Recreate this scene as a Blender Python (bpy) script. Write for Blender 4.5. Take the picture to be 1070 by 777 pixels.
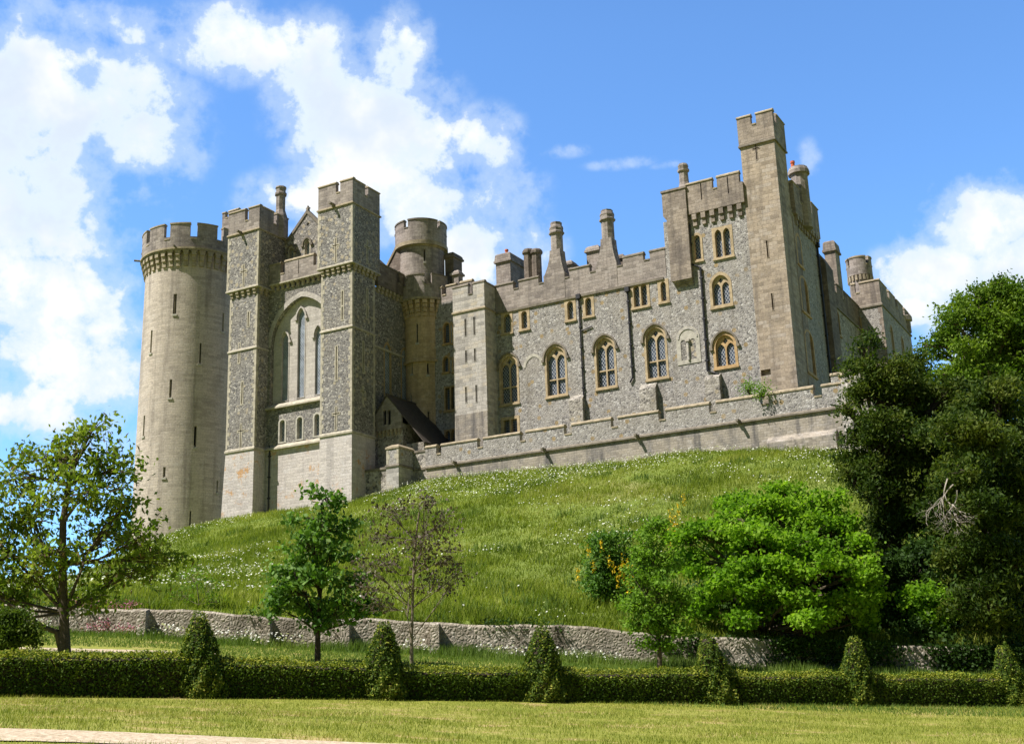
import bpy, math, random
import numpy as np
from mathutils import Vector, Matrix
from mathutils.geometry import delaunay_2d_cdt

for _o in list(bpy.data.objects):
    bpy.data.objects.remove(_o)
SC = bpy.context.scene
COL = SC.collection
R = math.radians

# ------------------------------------------------------------------ camera, sun, sky, exposure
FOC, PIT, ROL, YAW = 1274.96, R(15.3675), R(-1.899), R(-29.35)
EYE = np.array([0.0, 0.0, 1.6])
_cp, _sp, _cr, _sr = math.cos(PIT), math.sin(PIT), math.cos(ROL), math.sin(ROL)
FW = np.array([0, _cp, _sp]); _u0 = np.array([0, -_sp, _cp]); _x0 = np.array([1.0, 0, 0])
CX = _cr * _x0 + _sr * _u0
CU = -_sr * _x0 + _cr * _u0
cam = bpy.data.cameras.new('camera')
camo = bpy.data.objects.new('camera', cam); COL.objects.link(camo)
cam.sensor_width = 36; cam.sensor_fit = 'HORIZONTAL'; cam.lens = FOC / 1070 * 36
cam.clip_start = 0.2; cam.clip_end = 6000
camo.matrix_world = Matrix(((CX[0], CU[0], -FW[0], EYE[0]), (CX[1], CU[1], -FW[1], EYE[1]),
                            (CX[2], CU[2], -FW[2], EYE[2]), (0, 0, 0, 1)))
SC.camera = camo

SUN_DIR = Vector((-0.79, -0.295, 1.2)).normalized()
sun = bpy.data.lights.new('sun', 'SUN'); sun.energy = 5.0; sun.angle = R(0.53); sun.color = (1.0, 0.945, 0.89)
suno = bpy.data.objects.new('sun', sun); COL.objects.link(suno)
suno.rotation_euler = SUN_DIR.to_track_quat('Z', 'Y').to_euler()
SC.view_settings.view_transform = 'Standard'; SC.view_settings.look = 'None'
SC.view_settings.exposure = 0.72; SC.view_settings.gamma = 1.0
SC.view_settings.use_curve_mapping = False
SC.cycles.diffuse_bounces = 2

class NT:
    """tiny node helper"""
    def __init__(s, tree): s.t = tree; s.n = tree.nodes; s.l = tree.links
    def new(s, typ, **kw):
        n = s.n.new(typ)
        for k, v in kw.items(): setattr(n, k, v)
        return n
    def put(s, sock, val):
        if isinstance(val, bpy.types.NodeSocket): s.l.new(val, sock)
        elif val is not None: sock.default_value = val
    def math(s, op, a, b=None, c=None, clamp=False):
        n = s.new('ShaderNodeMath', operation=op, use_clamp=clamp)
        for i, v in enumerate((a, b, c)): s.put(n.inputs[i], v)
        return n.outputs[0]
    def mix(s, f, a, b, mode='MIX'):
        n = s.new('ShaderNodeMix', data_type='RGBA', blend_type=mode)
        s.put(n.inputs[0], f); s.put(n.inputs[6], _c4(a)); s.put(n.inputs[7], _c4(b))
        return n.outputs[2]
    def noise(s, vec, scale, detail=4, rough=0.55, dist=0.0):
        n = s.new('ShaderNodeTexNoise'); s.put(n.inputs['Vector'], vec)
        n.inputs['Scale'].default_value = scale; n.inputs['Detail'].default_value = detail
        n.inputs['Roughness'].default_value = rough; n.inputs['Distortion'].default_value = dist
        return n.outputs['Fac']
    def vor(s, vec, scale, feature='F1', rnd=1.0):
        n = s.new('ShaderNodeTexVoronoi', feature=feature); s.put(n.inputs['Vector'], vec)
        n.inputs['Scale'].default_value = scale; n.inputs['Randomness'].default_value = rnd
        return n
    def ramp(s, fac, stops, interp='LINEAR'):
        n = s.new('ShaderNodeValToRGB'); s.put(n.inputs[0], fac); r = n.color_ramp; r.interpolation = interp
        while len(r.elements) > 1: r.elements.remove(r.elements[-1])
        r.elements[0].position = stops[0][0]; r.elements[0].color = _c4(stops[0][1])
        for p, c in stops[1:]: r.elements.new(p).color = _c4(c)
        return n.outputs[0]
    def sstep(s, x, lo, hi):
        n = s.new('ShaderNodeMapRange', interpolation_type='SMOOTHSTEP'); s.put(n.inputs[0], x)
        n.inputs[1].default_value = lo; n.inputs[2].default_value = hi
        return n.outputs[0]

def _c4(c):
    if isinstance(c, bpy.types.NodeSocket) or c is None: return c
    if isinstance(c, (int, float)): return (c, c, c, 1)
    return tuple(c) + (1,) if len(c) == 3 else tuple(c)

world = bpy.data.worlds.new('World'); SC.world = world; world.use_nodes = True
def build_sky():
    t = NT(world.node_tree); t.n.clear()
    out = t.new('ShaderNodeOutputWorld')
    sky = t.new('ShaderNodeTexSky', sky_type='NISHITA', sun_disc=False)
    sky.sun_elevation = math.asin(SUN_DIR.z); sky.sun_rotation = math.atan2(SUN_DIR.x, SUN_DIR.y) % (2 * math.pi)
    sky.altitude = 0; sky.air_density = 1.0; sky.dust_density = 0.25; sky.ozone_density = 2.2
    bg = t.new('ShaderNodeBackground'); skycol = t.mix(1.0, sky.outputs[0], (.74, 1.05, 1.34), 'MULTIPLY'); bg.inputs[1].default_value = 0.123
    tc = t.new('ShaderNodeTexCoord').outputs['Generated']
    sep = t.new('ShaderNodeSeparateXYZ'); t.l.new(tc, sep.inputs[0])
    az = t.math('ARCTAN2', sep.outputs[0], sep.outputs[1]); el = t.math('ARCSINE', sep.outputs[2])
    # sky dimmed overhead and behind the view to cut fill light on shaded walls
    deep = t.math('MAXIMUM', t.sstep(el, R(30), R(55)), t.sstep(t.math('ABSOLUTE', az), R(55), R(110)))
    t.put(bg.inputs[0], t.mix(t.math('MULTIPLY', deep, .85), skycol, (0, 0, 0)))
    # cloud banks: compass bearing, elevation, half-widths (degrees), weight
    def ae(px, py):
        d = CX * (px - 535) + CU * (388.5 - py) + FW * FOC; d = d / np.linalg.norm(d)
        return math.atan2(d[0], d[1]), math.asin(d[2])
    banks = [(60, 105, 130, 62, 1.1), (20, 200, 135, 95, 1.15), (140, 150, 70, 50, 1.0), (40, 330, 110, 85, 1.15), (95, 390, 70, 60, .9), (20, 430, 90, 50, .9), (75, 470, 80, 60, .62),
             (340, 100, 62, 70, 1.05), (400, 150, 85, 80, 1.2), (420, 70, 45, 55, .95), (440, 215, 60, 50, 1.0), (350, 205, 60, 40, .95), (285, 215, 50, 40, .5), (255, 45, 110, 40, .72), (90, 20, 110, 25, .6),
             (505, 150, 50, 38, .85), (520, 205, 55, 45, .7), (490, 265, 70, 45, .95), (560, 260, 40, 40, .5), (590, 158, 42, 9, .42), (650, 171, 45, 8, .46), (700, 172, 30, 6, .36), (845, 168, 16, 24, .5),
             (1035, 235, 68, 48, 1.45), (985, 285, 58, 40, 1.4), (1085, 290, 90, 80, 1.5), (955, 320, 30, 18, 1.0)]
    tot = None
    for px, py, rx, ry, w in banks:
        a, e = ae(px, py); k = 0.985
        dx = t.math('DIVIDE', t.math('SUBTRACT', az, a), rx / FOC * 1.03); dy = t.math('DIVIDE', t.math('SUBTRACT', el, e), ry / FOC)
        q = t.math('ADD', t.math('MULTIPLY', dx, dx), t.math('MULTIPLY', dy, dy))
        g = t.math('MULTIPLY', t.math('POWER', 2.71828, t.math('MULTIPLY', q, -1.1)), w)
        tot = g if tot is None else t.math('MAXIMUM', tot, g)
    # the rest of the sky gets scattered cumulus too
    n1 = t.noise(tc, 6.5, 10, 0.58, 0.25); n2 = t.noise(tc, 19.0, 8, 0.60, 0.15)
    rest = t.math('MULTIPLY', t.sstep(t.math('ABSOLUTE', az), 0.6, 1.0), t.sstep(n1, .42, .62))
    tot = t.math('MAXIMUM', tot, t.math('MULTIPLY', rest, .15))
    pres = t.sstep(tot, .04, .34)
    dens = t.math('ADD', tot, t.math('MULTIPLY', pres, t.math('MULTIPLY', t.math('SUBTRACT', n1, .5), 2.1)))
    n3 = t.noise(tc, 55.0, 6, .6, .1)
    dens = t.math('ADD', dens, t.math('MULTIPLY', pres, t.math('ADD', t.math('MULTIPLY', t.math('SUBTRACT', n2, .5), 1.5), t.math('MULTIPLY', t.math('SUBTRACT', n3, .5), .8))))
    cov = t.math('MAXIMUM', t.sstep(dens, .42, .78), t.math('MULTIPLY', t.sstep(dens, .12, .60), .42))
    body = t.sstep(t.math('ADD', dens, t.math('MULTIPLY', t.math('SUBTRACT', n2, .5), 1.6)), .6, 1.25)
    low = t.noise(tc, 8.0, 5, .55)
    shade = t.mix(t.sstep(low, .40, .60), (.70, .79, .91), (1.0, 1.0, 1.0))
    ccol = t.mix(body, (.74, .85, .97), shade)
    cb = t.new('ShaderNodeBackground'); t.put(cb.inputs[0], ccol); cb.inputs[1].default_value = 0.665
    m = t.new('ShaderNodeMixShader'); t.put(m.inputs[0], cov)
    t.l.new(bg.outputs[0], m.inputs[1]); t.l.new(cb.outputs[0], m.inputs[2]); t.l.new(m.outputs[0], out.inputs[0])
build_sky()

# ------------------------------------------------------------------ measuring: pixel of the survey photo -> real place
def ray(x, y): return CX * (x - 535) + CU * (388.5 - y) + FW * FOC
def at(x, y, Y):
    d = ray(x, y); return EYE + d * (Y / d[1])
ORG = at(367.4, 527, 105)                       # castle datum: front corner of the chapel
RU = np.array([math.cos(YAW), math.sin(YAW), 0]); RV = np.array([-math.sin(YAW), math.cos(YAW), 0])
def fr(x, y, v):                                # wall facing the garden at depth v -> (u, z)
    d = ray(x, y); t = ((ORG + RV * v - EYE) @ RV) / (d @ RV); p = EYE + d * t
    return float((p - ORG) @ RU), float(p[2])
def sd(x, y, u):                                # side wall at u -> (v, z)
    d = ray(x, y); t = ((ORG + RU * u - EYE) @ RU) / (d @ RU); p = EYE + d * t
    return float((p - ORG) @ RV), float(p[2])
def W(u, v, z):
    p = ORG + RU * u + RV * v; return np.array([p[0], p[1], z])
def toframe(p):
    q = np.array(p) - ORG; return float(q @ RU), float(q @ RV)

# ------------------------------------------------------------------ objects
BASE = {}
def thing(name, label, cat, loc=None, frame=None, group=None):
    o = bpy.data.objects.new(name, None); COL.objects.link(o); o.empty_display_size = .5
    if frame is not None:
        o.location = W(*frame); o.rotation_euler = (0, 0, YAW); BASE[o] = np.array(frame, float)
    else:
        o.location = loc; BASE[o] = np.array(loc, float)
    o['label'] = label; o['category'] = cat
    if group: o['group'] = group
    return o
def link(me, name, mat, parent, smooth=None):
    o = bpy.data.objects.new(name, me); COL.objects.link(o)
    if mat: me.materials.append(mat)
    if parent is not None:
        o.parent = parent; BASE[o] = BASE[parent]
    if smooth is not None:
        for p in me.polygons: p.use_smooth = True
        me.set_sharp_from_angle(angle=R(smooth))
    return o

class MB:
    """collects shapes, links them as one mesh"""
    def __init__(s): s.v = []; s.f = []
    def add(s, vs, fs):
        b = len(s.v); s.v += [tuple(map(float, p)) for p in vs]; s.f += [tuple(b + i for i in f) for f in fs]; return s
    def box(s, u0, u1, v0, v1, z0, z1):
        return s.add([(u0, v0, z0), (u1, v0, z0), (u1, v1, z0), (u0, v1, z0), (u0, v0, z1), (u1, v0, z1), (u1, v1, z1), (u0, v1, z1)],
                     [(0, 3, 2, 1), (4, 5, 6, 7), (0, 1, 5, 4), (1, 2, 6, 5), (2, 3, 7, 6), (3, 0, 4, 7)])
    def frust(s, lo, hi, z0, z1):       # lo, hi = (u0,u1,v0,v1)
        a, b = lo, hi
        return s.add([(a[0], a[2], z0), (a[1], a[2], z0), (a[1], a[3], z0), (a[0], a[3], z0),
                      (b[0], b[2], z1), (b[1], b[2], z1), (b[1], b[3], z1), (b[0], b[3], z1)],
                     [(0, 3, 2, 1), (4, 5, 6, 7), (0, 1, 5, 4), (1, 2, 6, 5), (2, 3, 7, 6), (3, 0, 4, 7)])
    def lathe(s, cx, cy, prof, seg=48, ph=0.0, cap=True):
        vs, fs = [], []
        for r, z in prof:
            for k in range(seg):
                a = ph + 2 * math.pi * k / seg; vs.append((cx + r * math.cos(a), cy + r * math.sin(a), z))
        n = len(prof)
        for i in range(n - 1):
            for k in range(seg):
                k2 = (k + 1) % seg; fs.append((i * seg + k, i * seg + k2, (i + 1) * seg + k2, (i + 1) * seg + k))
        if cap:
            fs.append(tuple((n - 1) * seg + k for k in range(seg))); fs.append(tuple(seg - 1 - k for k in range(seg)))
        return s.add(vs, fs)
    def tube(s, pts, rad, seg=6):
        pts = [Vector(p) for p in pts]; n = len(pts)
        rads = rad if isinstance(rad, (list, tuple)) else [rad] * n
        vs, fs = [], []; prev = None
        for i, p in enumerate(pts):
            t = (pts[min(i + 1, n - 1)] - pts[max(i - 1, 0)])
            t = t.normalized() if t.length > 1e-9 else Vector((0, 0, 1))
            ref = prev if prev is not None else (Vector((1, 0, 0)) if abs(t.x) < .9 else Vector((0, 1, 0)))
            a = (ref - t * ref.dot(t)).normalized(); b = t.cross(a); prev = a
            for k in range(seg):
                g = 2 * math.pi * k / seg; vs.append(p + a * (math.cos(g) * rads[i]) + b * (math.sin(g) * rads[i]))
        for i in range(n - 1):
            for k in range(seg):
                k2 = (k + 1) % seg; fs.append((i * seg + k, i * seg + k2, (i + 1) * seg + k2, (i + 1) * seg + k))
        fs.append(tuple((n - 1) * seg + k for k in range(seg))); fs.append(tuple(seg - 1 - k for k in range(seg)))
        return s.add(vs, fs)
    def panel(s, pl, outer, holes=(), d0=0.0, d1=None, back=False, rims=True, hole_depth=None):
        """flat piece on wall plane pl with real openings; d = depth into the wall; d1 gives thickness"""
        loops = [list(outer)] + [list(h) for h in holes]
        def area(l): return sum(l[i][0] * l[(i + 1) % len(l)][1] - l[(i + 1) % len(l)][0] * l[i][1] for i in range(len(l)))
        if area(loops[0]) < 0: loops[0].reverse()
        for h in loops[1:]:
            if area(h) > 0: h.reverse()
        vs2, ed, k = [], [], 0
        for l in loops:
            n = len(l); vs2 += [Vector((p[0], p[1])) for p in l]; ed += [(k + i, k + (i + 1) % n) for i in range(n)]; k += n
        ov, _, of, *_ = delaunay_2d_cdt(vs2, ed, [], 0, 1e-6)
        flat = [(q[0], q[1]) for q in ov]
        def inside(x, y, l):
            c = False; n = len(l)
            for i in range(n):
                (x0, y0), (x1, y1) = l[i], l[(i + 1) % n]
                if (y0 > y) != (y1 > y) and x < (x1 - x0) * (y - y0) / (y1 - y0) + x0: c = not c
            return c
        ft = []
        for f in of:
            gx, gy = sum(flat[i][0] for i in f) / len(f), sum(flat[i][1] for i in f) / len(f)
            if inside(gx, gy, loops[0]) and not any(inside(gx, gy, h) for h in loops[1:]):
                A, B, Cc = (flat[i] for i in f[:3])
                sg = (B[0] - A[0]) * (Cc[1] - A[1]) - (Cc[0] - A[0]) * (B[1] - A[1]); ft.append(tuple(f) if sg > 0 else tuple(f)[::-1])
        s.add([P(pl, a, z, d0) for a, z in flat], ft)
        if back and d1 is not None: s.add([P(pl, a, z, d1) for a, z in flat], [f[::-1] for f in ft])
        off = 0
        for i, l in enumerate(loops):
            dd = d1 if i == 0 or hole_depth is None else hole_depth
            if dd is not None and (i > 0 or rims):
                n = len(l)
                s.add([P(pl, a, z, d0) for a, z in l] + [P(pl, a, z, dd) for a, z in l],
                      [(k, n + k, n + (k + 1) % n, (k + 1) % n) for k in range(n)])
        return s
    def build(s, name, mat, parent, smooth=None):
        b = BASE[parent] if parent is not None else np.zeros(3)
        me = bpy.data.meshes.new(name)
        me.from_pydata([(x - b[0], y - b[1], z - b[2]) for x, y, z in s.v], [], s.f); me.update()
        return link(me, name, mat, parent, smooth)
def P(pl, a, z, d):
    return (a, pl[1] + d, z) if pl[0] == 'f' else (pl[1] - d, a, z)
def m(pl, x, y):                    # measure a pixel on a wall plane
    return fr(x, y, pl[1]) if pl[0] == 'f' else sd(x, y, pl[1])
def rect(a0, a1, z0, z1): return [(a0, z0), (a1, z0), (a1, z1), (a0, z1)]
def arc(c, w, zs, rise, n=7):       # pointed arch from left spring over the apex to right spring
    h = w / 2
    if rise <= h * 1.001:
        return [(c - h * math.cos(math.pi * k / (2 * n)), zs + rise * math.sin(math.pi * k / (2 * n))) for k in range(2 * n + 1)]
    Rr = (h * h + rise * rise) / w; th = math.atan2(rise, Rr - h)
    left = [(c - h + Rr - Rr * math.cos(th * k / n), zs + Rr * math.sin(th * k / n)) for k in range(n + 1)]
    return left + [(2 * c - a, z) for a, z in reversed(left[:-1])]
def archpoly(c, w, z0, zs, rise, n=7): return [(c - w / 2, z0)] + arc(c, w, zs, rise, n) + [(c + w / 2, z0)]

# ------------------------------------------------------------------ materials
MAT = {}
def new_mat(name):
    mt = bpy.data.materials.new(name); mt.use_nodes = True; t = NT(mt.node_tree); t.n.clear()
    out = t.new('ShaderNodeOutputMaterial'); b = t.new('ShaderNodeBsdfPrincipled'); t.l.new(b.outputs[0], out.inputs[0])
    b.inputs['Roughness'].default_value = .9; b.inputs['Specular IOR Level'].default_value = .2
    MAT[name] = mt
    return mt, t, b, out
def bump(t, b, h, strength, dist):
    n = t.new('ShaderNodeBump'); n.inputs['Strength'].default_value = strength; n.inputs['Distance'].default_value = dist
    t.put(n.inputs['Height'], h); t.l.new(n.outputs[0], b.inputs['Normal'])
def objc(t): return t.new('ShaderNodeTexCoord').outputs['Object']
def stretch(t, v, sx, sy, sz):
    n = t.new('ShaderNodeVectorMath', operation='MULTIPLY'); t.put(n.inputs[0], v); n.inputs[1].default_value = (sx, sy, sz); return n.outputs[0]
def flint(name, stops, size=.2, mortar=(.40, .37, .32), spots=None, spotp=.86, stain=.35, brown=(.27, .235, .18), course=1.0, patch=.6):
    mt, t, b, o = new_mat(name); c = objc(t)
    cs = stretch(t, c, 1, 1, course); vo = t.vor(cs, 1 / size); sp = t.new('ShaderNodeSeparateColor'); t.l.new(vo.outputs['Color'], sp.inputs[0])
    col = t.ramp(sp.outputs[0], stops)
    ed = t.vor(cs, 1 / size, 'DISTANCE_TO_EDGE').outputs['Distance']
    col = t.mix(t.sstep(ed, .10, .02), col, mortar)
    if spots:
        v2 = t.vor(c, 1.9); s2 = t.new('ShaderNodeSeparateColor'); t.l.new(v2.outputs['Color'], s2.inputs[0])
        k = t.math('MULTIPLY', t.math('GREATER_THAN', s2.outputs[1], spotp), t.sstep(v2.outputs['Distance'], .42, .30))
        col = t.mix(k, col, t.mix(s2.outputs[0], spots, tuple(x * .72 for x in spots)))
    big = t.noise(c, .28, 6, .62); str_ = t.noise(stretch(t, c, 1.0, 1.0, .12), 1.1, 4, .6)
    col = t.mix(t.math('MULTIPLY', t.sstep(big, .46, .68), stain), col, brown)
    col = t.mix(t.math('MULTIPLY', t.sstep(str_, .50, .70), stain * 1.1), col, tuple(x * .55 for x in brown))
    pt = t.noise(c, .42, 4, .6, .4); col = t.mix(t.math('MULTIPLY', t.sstep(pt, .50, .64), patch), col, mortar)
    fine = t.noise(c, 9, 2, .5)
    col = t.mix(.35, col, t.mix(1.0, col, t.ramp(fine, [(.3, .55), (.7, 1.35)]), 'MULTIPLY'))
    t.put(b.inputs['Base Color'], col); bump(t, b, t.math('ADD', ed, t.math('MULTIPLY', fine, .3)), .9, .06)
    return mt
def neutral(c): return (c[0] * 1.04, c[1] * 1.035, min(1, c[2] * 1.13))
def ashlar(name, base, dark, pale, bw=.62, bh=.30, joint=.7, stain=.5, lichen=None, rnd=1.0, polar=False):
    base, dark, pale = neutral(base), neutral(dark), neutral(pale)
    mt, t, b, o = new_mat(name); c = objc(t); s = t.new('ShaderNodeSeparateXYZ'); t.l.new(c, s.inputs[0])
    cb = t.new('ShaderNodeCombineXYZ')
    if polar: t.put(cb.inputs[0], t.math('MULTIPLY', t.math('ARCTAN2', s.outputs[0], s.outputs[1]), 4.0))
    else: t.put(cb.inputs[0], t.math('ADD', s.outputs[0], s.outputs[1]))
    t.put(cb.inputs[1], s.outputs[2])
    br = t.new('ShaderNodeTexBrick'); t.l.new(cb.outputs[0], br.inputs['Vector'])
    br.inputs['Scale'].default_value = 1; br.inputs['Brick Width'].default_value = bw; br.inputs['Row Height'].default_value = bh
    br.inputs['Mortar Size'].default_value = .018; br.inputs['Mortar Smooth'].default_value = .3; br.inputs['Bias'].default_value = 0
    br.inputs['Color1'].default_value = (0, 0, 0, 1); br.inputs['Color2'].default_value = (1, 1, 1, 1); br.inputs['Mortar'].default_value = (.5, .5, .5, 1)
    br.offset = .5
    bc = t.new('ShaderNodeSeparateColor'); t.l.new(br.outputs[0], bc.inputs[0])
    col = t.ramp(bc.outputs[0], [(0, tuple(base[i] * (1 - .34 * rnd) for i in range(3))), (.35, base), (.7, tuple(base[i] * (1 + .14 * rnd) for i in range(3))), (1, tuple(base[i] * (1 - .45 * rnd) + pale[i] * .45 * rnd for i in range(3)))])
    col = t.mix(t.math('MULTIPLY', br.outputs['Fac'], joint * .8), col, tuple(x * .62 for x in base))
    big = t.noise(c, .33, 6, .65, .3); str_ = t.noise(stretch(t, c, 1.2, 1.2, .10), 1.0, 5, .62)
    col = t.mix(t.math('MULTIPLY', t.sstep(big, .45, .70), stain), col, dark)
    col = t.mix(t.math('MULTIPLY', t.sstep(str_, .48, .70), stain * 1.1), col, tuple(x * .7 for x in dark))
    pl = t.noise(c, .8, 5, .7)
    col = t.mix(t.math('MULTIPLY', t.sstep(pl, .56, .72), .55), col, pale)
    if lichen:
        li = t.noise(c, 1.1, 8, .75); rg = t.noise(c, .30, 3, .5)
        k = t.math('MULTIPLY', t.sstep(li, .53, .62), t.sstep(rg, .50, .60))
        col = t.mix(t.math('MULTIPLY', k, .75), col, lichen)
    fine = t.noise(c, 7, 4, .6)
    col = t.mix(.5, col, t.mix(1.0, col, t.ramp(fine, [(.3, .6), (.7, 1.3)]), 'MULTIPLY'))
    t.put(b.inputs['Base Color'], col); bump(t, b, t.math('SUBTRACT', fine, t.math('MULTIPLY', br.outputs['Fac'], .5)), .6, .04)
    return mt
def plain(name, col, var=.35, rough=.85, scale=2.5, spec=.2, metal=0):
    mt, t, b, o = new_mat(name); c = objc(t); n = t.noise(c, scale, 6, .65)
    t.put(b.inputs['Base Color'], t.ramp(n, [(.3, tuple(x * (1 - var) for x in col)), (.7, tuple(min(1, x * (1 + var)) for x in col))]))
    b.inputs['Roughness'].default_value = rough; b.inputs['Specular IOR Level'].default_value = spec; b.inputs['Metallic'].default_value = metal
    bump(t, b, t.noise(c, scale * 4, 4, .6), .35, .02)
    return mt
def glass(name, lead=(.30, .32, .34), dark=(.018, .026, .042), cell=.26, diamond=True):
    mt, t, b, o = new_mat(name); c = objc(t); s = t.new('ShaderNodeSeparateXYZ'); t.l.new(c, s.inputs[0])
    h = t.math('ADD', s.outputs[0], s.outputs[1]); z = s.outputs[2]
    if diamond: p, q = t.math('ADD', h, t.math('MULTIPLY', z, .7)), t.math('SUBTRACT', h, t.math('MULTIPLY', z, .7))
    else: p, q = h, z
    def line(x): return t.math('GREATER_THAN', t.math('ABSOLUTE', t.math('SUBTRACT', t.math('FRACT', t.math('DIVIDE', x, cell)), .5)), .37)
    ln = t.math('MAXIMUM', line(p), line(q))
    n = t.noise(c, 1.6, 4, .6)
    base = t.mix(t.sstep(n, .40, .66), dark, tuple(x * 2.6 + .01 for x in dark))
    t.put(b.inputs['Base Color'], t.mix(t.math('MULTIPLY', ln, .8), base, lead))
    t.put(b.inputs['Roughness'], t.math('ADD', .16, t.math('MULTIPLY', ln, .5))); b.inputs['Specular IOR Level'].default_value = .6
    bump(t, b, t.noise(c, 3.0, 2, .5), .25, .03)
    return mt
flint('flint_grey', [(0, (.13, .124, .122)), (.2, (.21, .20, .195)), (.5, (.295, .28, .265)), (.8, (.38, .365, .345)), (1, (.54, .52, .49))], .17, (.34, .315, .285), spots=(.36, .27, .15), spotp=.91, stain=.32)
flint('flint_dark', [(0, (.075, .071, .072)), (.3, (.15, .143, .142)), (.65, (.22, .208, .198)), (.86, (.34, .318, .29)), (1, (.52, .49, .44))], .17, (.27, .25, .222), spots=(.44, .38, .28), spotp=.64, stain=.22, course=1.15, patch=.2)
flint('flint_rough', [(0, (.09, .085, .08)), (.25, (.20, .185, .17)), (.6, (.34, .315, .275)), (1, (.52, .49, .44))], .22, (.35, .32, .27), spots=(.42, .36, .26), spotp=.85, stain=.5, brown=(.22, .19, .14))
flint('rubble_wall', [(0, (.21, .18, .135)), (.3, (.37, .325, .25)), (.7, (.48, .425, .335)), (1, (.60, .55, .46))], .13, (.34, .30, .24), stain=.75, brown=(.19, .16, .115))
ashlar('stone_tan', (.30, .25, .185), (.15, .128, .105), (.41, .36, .285), stain=.65, joint=.65, rnd=.9)
ashlar('stone_gold', (.36, .295, .205), (.20, .17, .13), (.45, .415, .35), .75, .33, stain=.55, joint=.65, rnd=.9)
ashlar('stone_grey', (.30, .26, .21), (.15, .132, .115), (.40, .36, .30), stain=.5)
ashlar('stone_tower', (.49, .425, .325), (.30, .26, .205), (.56, .51, .42), .8, .27, joint=.55, stain=.55, rnd=.6, polar=True)
ashlar('stone_plinth', (.52, .475, .40), (.36, .33, .29), (.62, .59, .53), .7, .28, joint=.5, stain=.4, lichen=(.50, .25, .06), rnd=.5)
ashlar('stone_warm', (.50, .375, .21), (.34, .25, .14), (.55, .46, .32), .6, .3, joint=.5, stain=.35, rnd=.6)
ashlar('stone_panel', (.46, .425, .35), (.32, .29, .235), (.54, .51, .44), .7, .34, joint=.4, stain=.3, rnd=.5)
ashlar('stone_corner', (.42, .395, .33), (.27, .25, .205), (.50, .42, .27), .7, .34, stain=.35)
ashlar('stone_curtain', (.34, .30, .225), (.17, .16, .14), (.48, .45, .39), .5, .2, joint=.4, stain=.9, rnd=.7)
ashlar('stone_weathered', (.19, .155, .115), (.10, .085, .07), (.30, .26, .20), stain=.6)
plain('dressing', (.41, .37, .29)); plain('coping', (.33, .275, .19), .4); plain('coping_dark', (.19, .165, .13), .4)
plain('window_stone', (.41, .32, .20), .35); plain('window_orange', (.44, .30, .15), .35); plain('pale_stone', (.42, .395, .335), .3)
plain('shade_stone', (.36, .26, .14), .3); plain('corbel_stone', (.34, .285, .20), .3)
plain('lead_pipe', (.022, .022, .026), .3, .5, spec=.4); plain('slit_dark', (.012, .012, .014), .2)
plain('slate', (.085, .072, .06), .4, .7, 3.5); plain('tile_pale', (.30, .27, .24), .3); plain('terracotta', (.52, .13, .06), .25)
glass('leaded_glass'); glass('chapel_glass', (.34, .37, .40), (.085, .10, .125), .24); glass('square_glass', (.15, .17, .20), (.015, .022, .04), .22, False)

# ------------------------------------------------------------------ masonry kit
def blk(mb, pl, a0, a1, d0, d1, z0, z1):
    p, q = P(pl, a0, z0, d0), P(pl, a1, z1, d1)
    return mb.box(min(p[0], q[0]), max(p[0], q[0]), min(p[1], q[1]), max(p[1], q[1]), z0, z1)
def cope(mb, pl, a0, a1, d0, d1, z0, z1):            # coping stone: square edge, pitched top
    zs = z0 + (z1 - z0) * .4; dm = (d0 + d1) / 2; e = (d1 - d0) * .22
    prof = [(d0, z0), (d0, zs), (dm - e, z1), (dm + e, z1), (d1, zs), (d1, z0)]
    n = len(prof)
    mb.add([P(pl, a0, z, d) for d, z in prof] + [P(pl, a1, z, d) for d, z in prof],
           [tuple(range(n)), tuple(2 * n - 1 - k for k in range(n))] + [(k, n + k, n + (k + 1) % n, (k + 1) % n)[::-1] for k in range(n)])
def parapet(parent, pl, a0, a1, zb, zc, zm, gaps, th=.42, mat='stone_grey', cmat='coping', ends=(.05, .05), slots=(), bare=()):
    cz = .24; gaps = sorted(gaps)
    pts = [(a0, zb), (a1, zb)]; top = []
    x = a0
    mer = []
    for g0, g1 in gaps: mer.append((x, g0)); x = g1
    mer.append((x, a1))
    mer = [q for q in mer if q[1] - q[0] > .02]
    if gaps and gaps[0][0] <= a0 + .01: top += [(a0, zc)]
    for i, (p, q) in enumerate(mer):
        if i or top: top.append((p, zc))
        top += [(p, zm - cz), (q, zm - cz)]
        if i < len(mer) - 1 or gaps and gaps[-1][1] >= a1 - .01: top.append((q, zc))
    if gaps and gaps[-1][1] >= a1 - .01: top.append((a1, zc))
    seen = []
    for p in top:
        if not seen or (abs(p[0] - seen[-1][0]) + abs(p[1] - seen[-1][1])) > 1e-6: seen.append(p)
    mb = MB(); mb.panel(pl, pts + seen[::-1], [rect(s - .05, s + .05, zb + .5 * (zc - zb), zm - cz - .12) for s in slots], 0, th, back=True)
    w = mb.build('parapet', MAT[mat], parent)
    for i, (p, q) in enumerate(mer):
        cb = MB(); e0 = ends[0] if i == 0 else .05; e1 = ends[1] if i == len(mer) - 1 else .05
        if i in bare: continue
        jz = .03 * math.sin(p * 37.1 + zm * 11); cope(cb, pl, p - e0, q + e1, -.06 + jz * .4, th + .06, zm - cz, zm + jz); cb.build('coping', MAT[cmat], w)
    for g0, g1 in gaps:
        if g0 > a0 + .01 and g1 < a1 - .01: cb = MB(); blk(cb, pl, g0 + .052, g1 - .052, -.05, th + .05, zc - .09, zc + .04); cb.build('crenel_sill', MAT[cmat], w)
    return w
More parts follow.
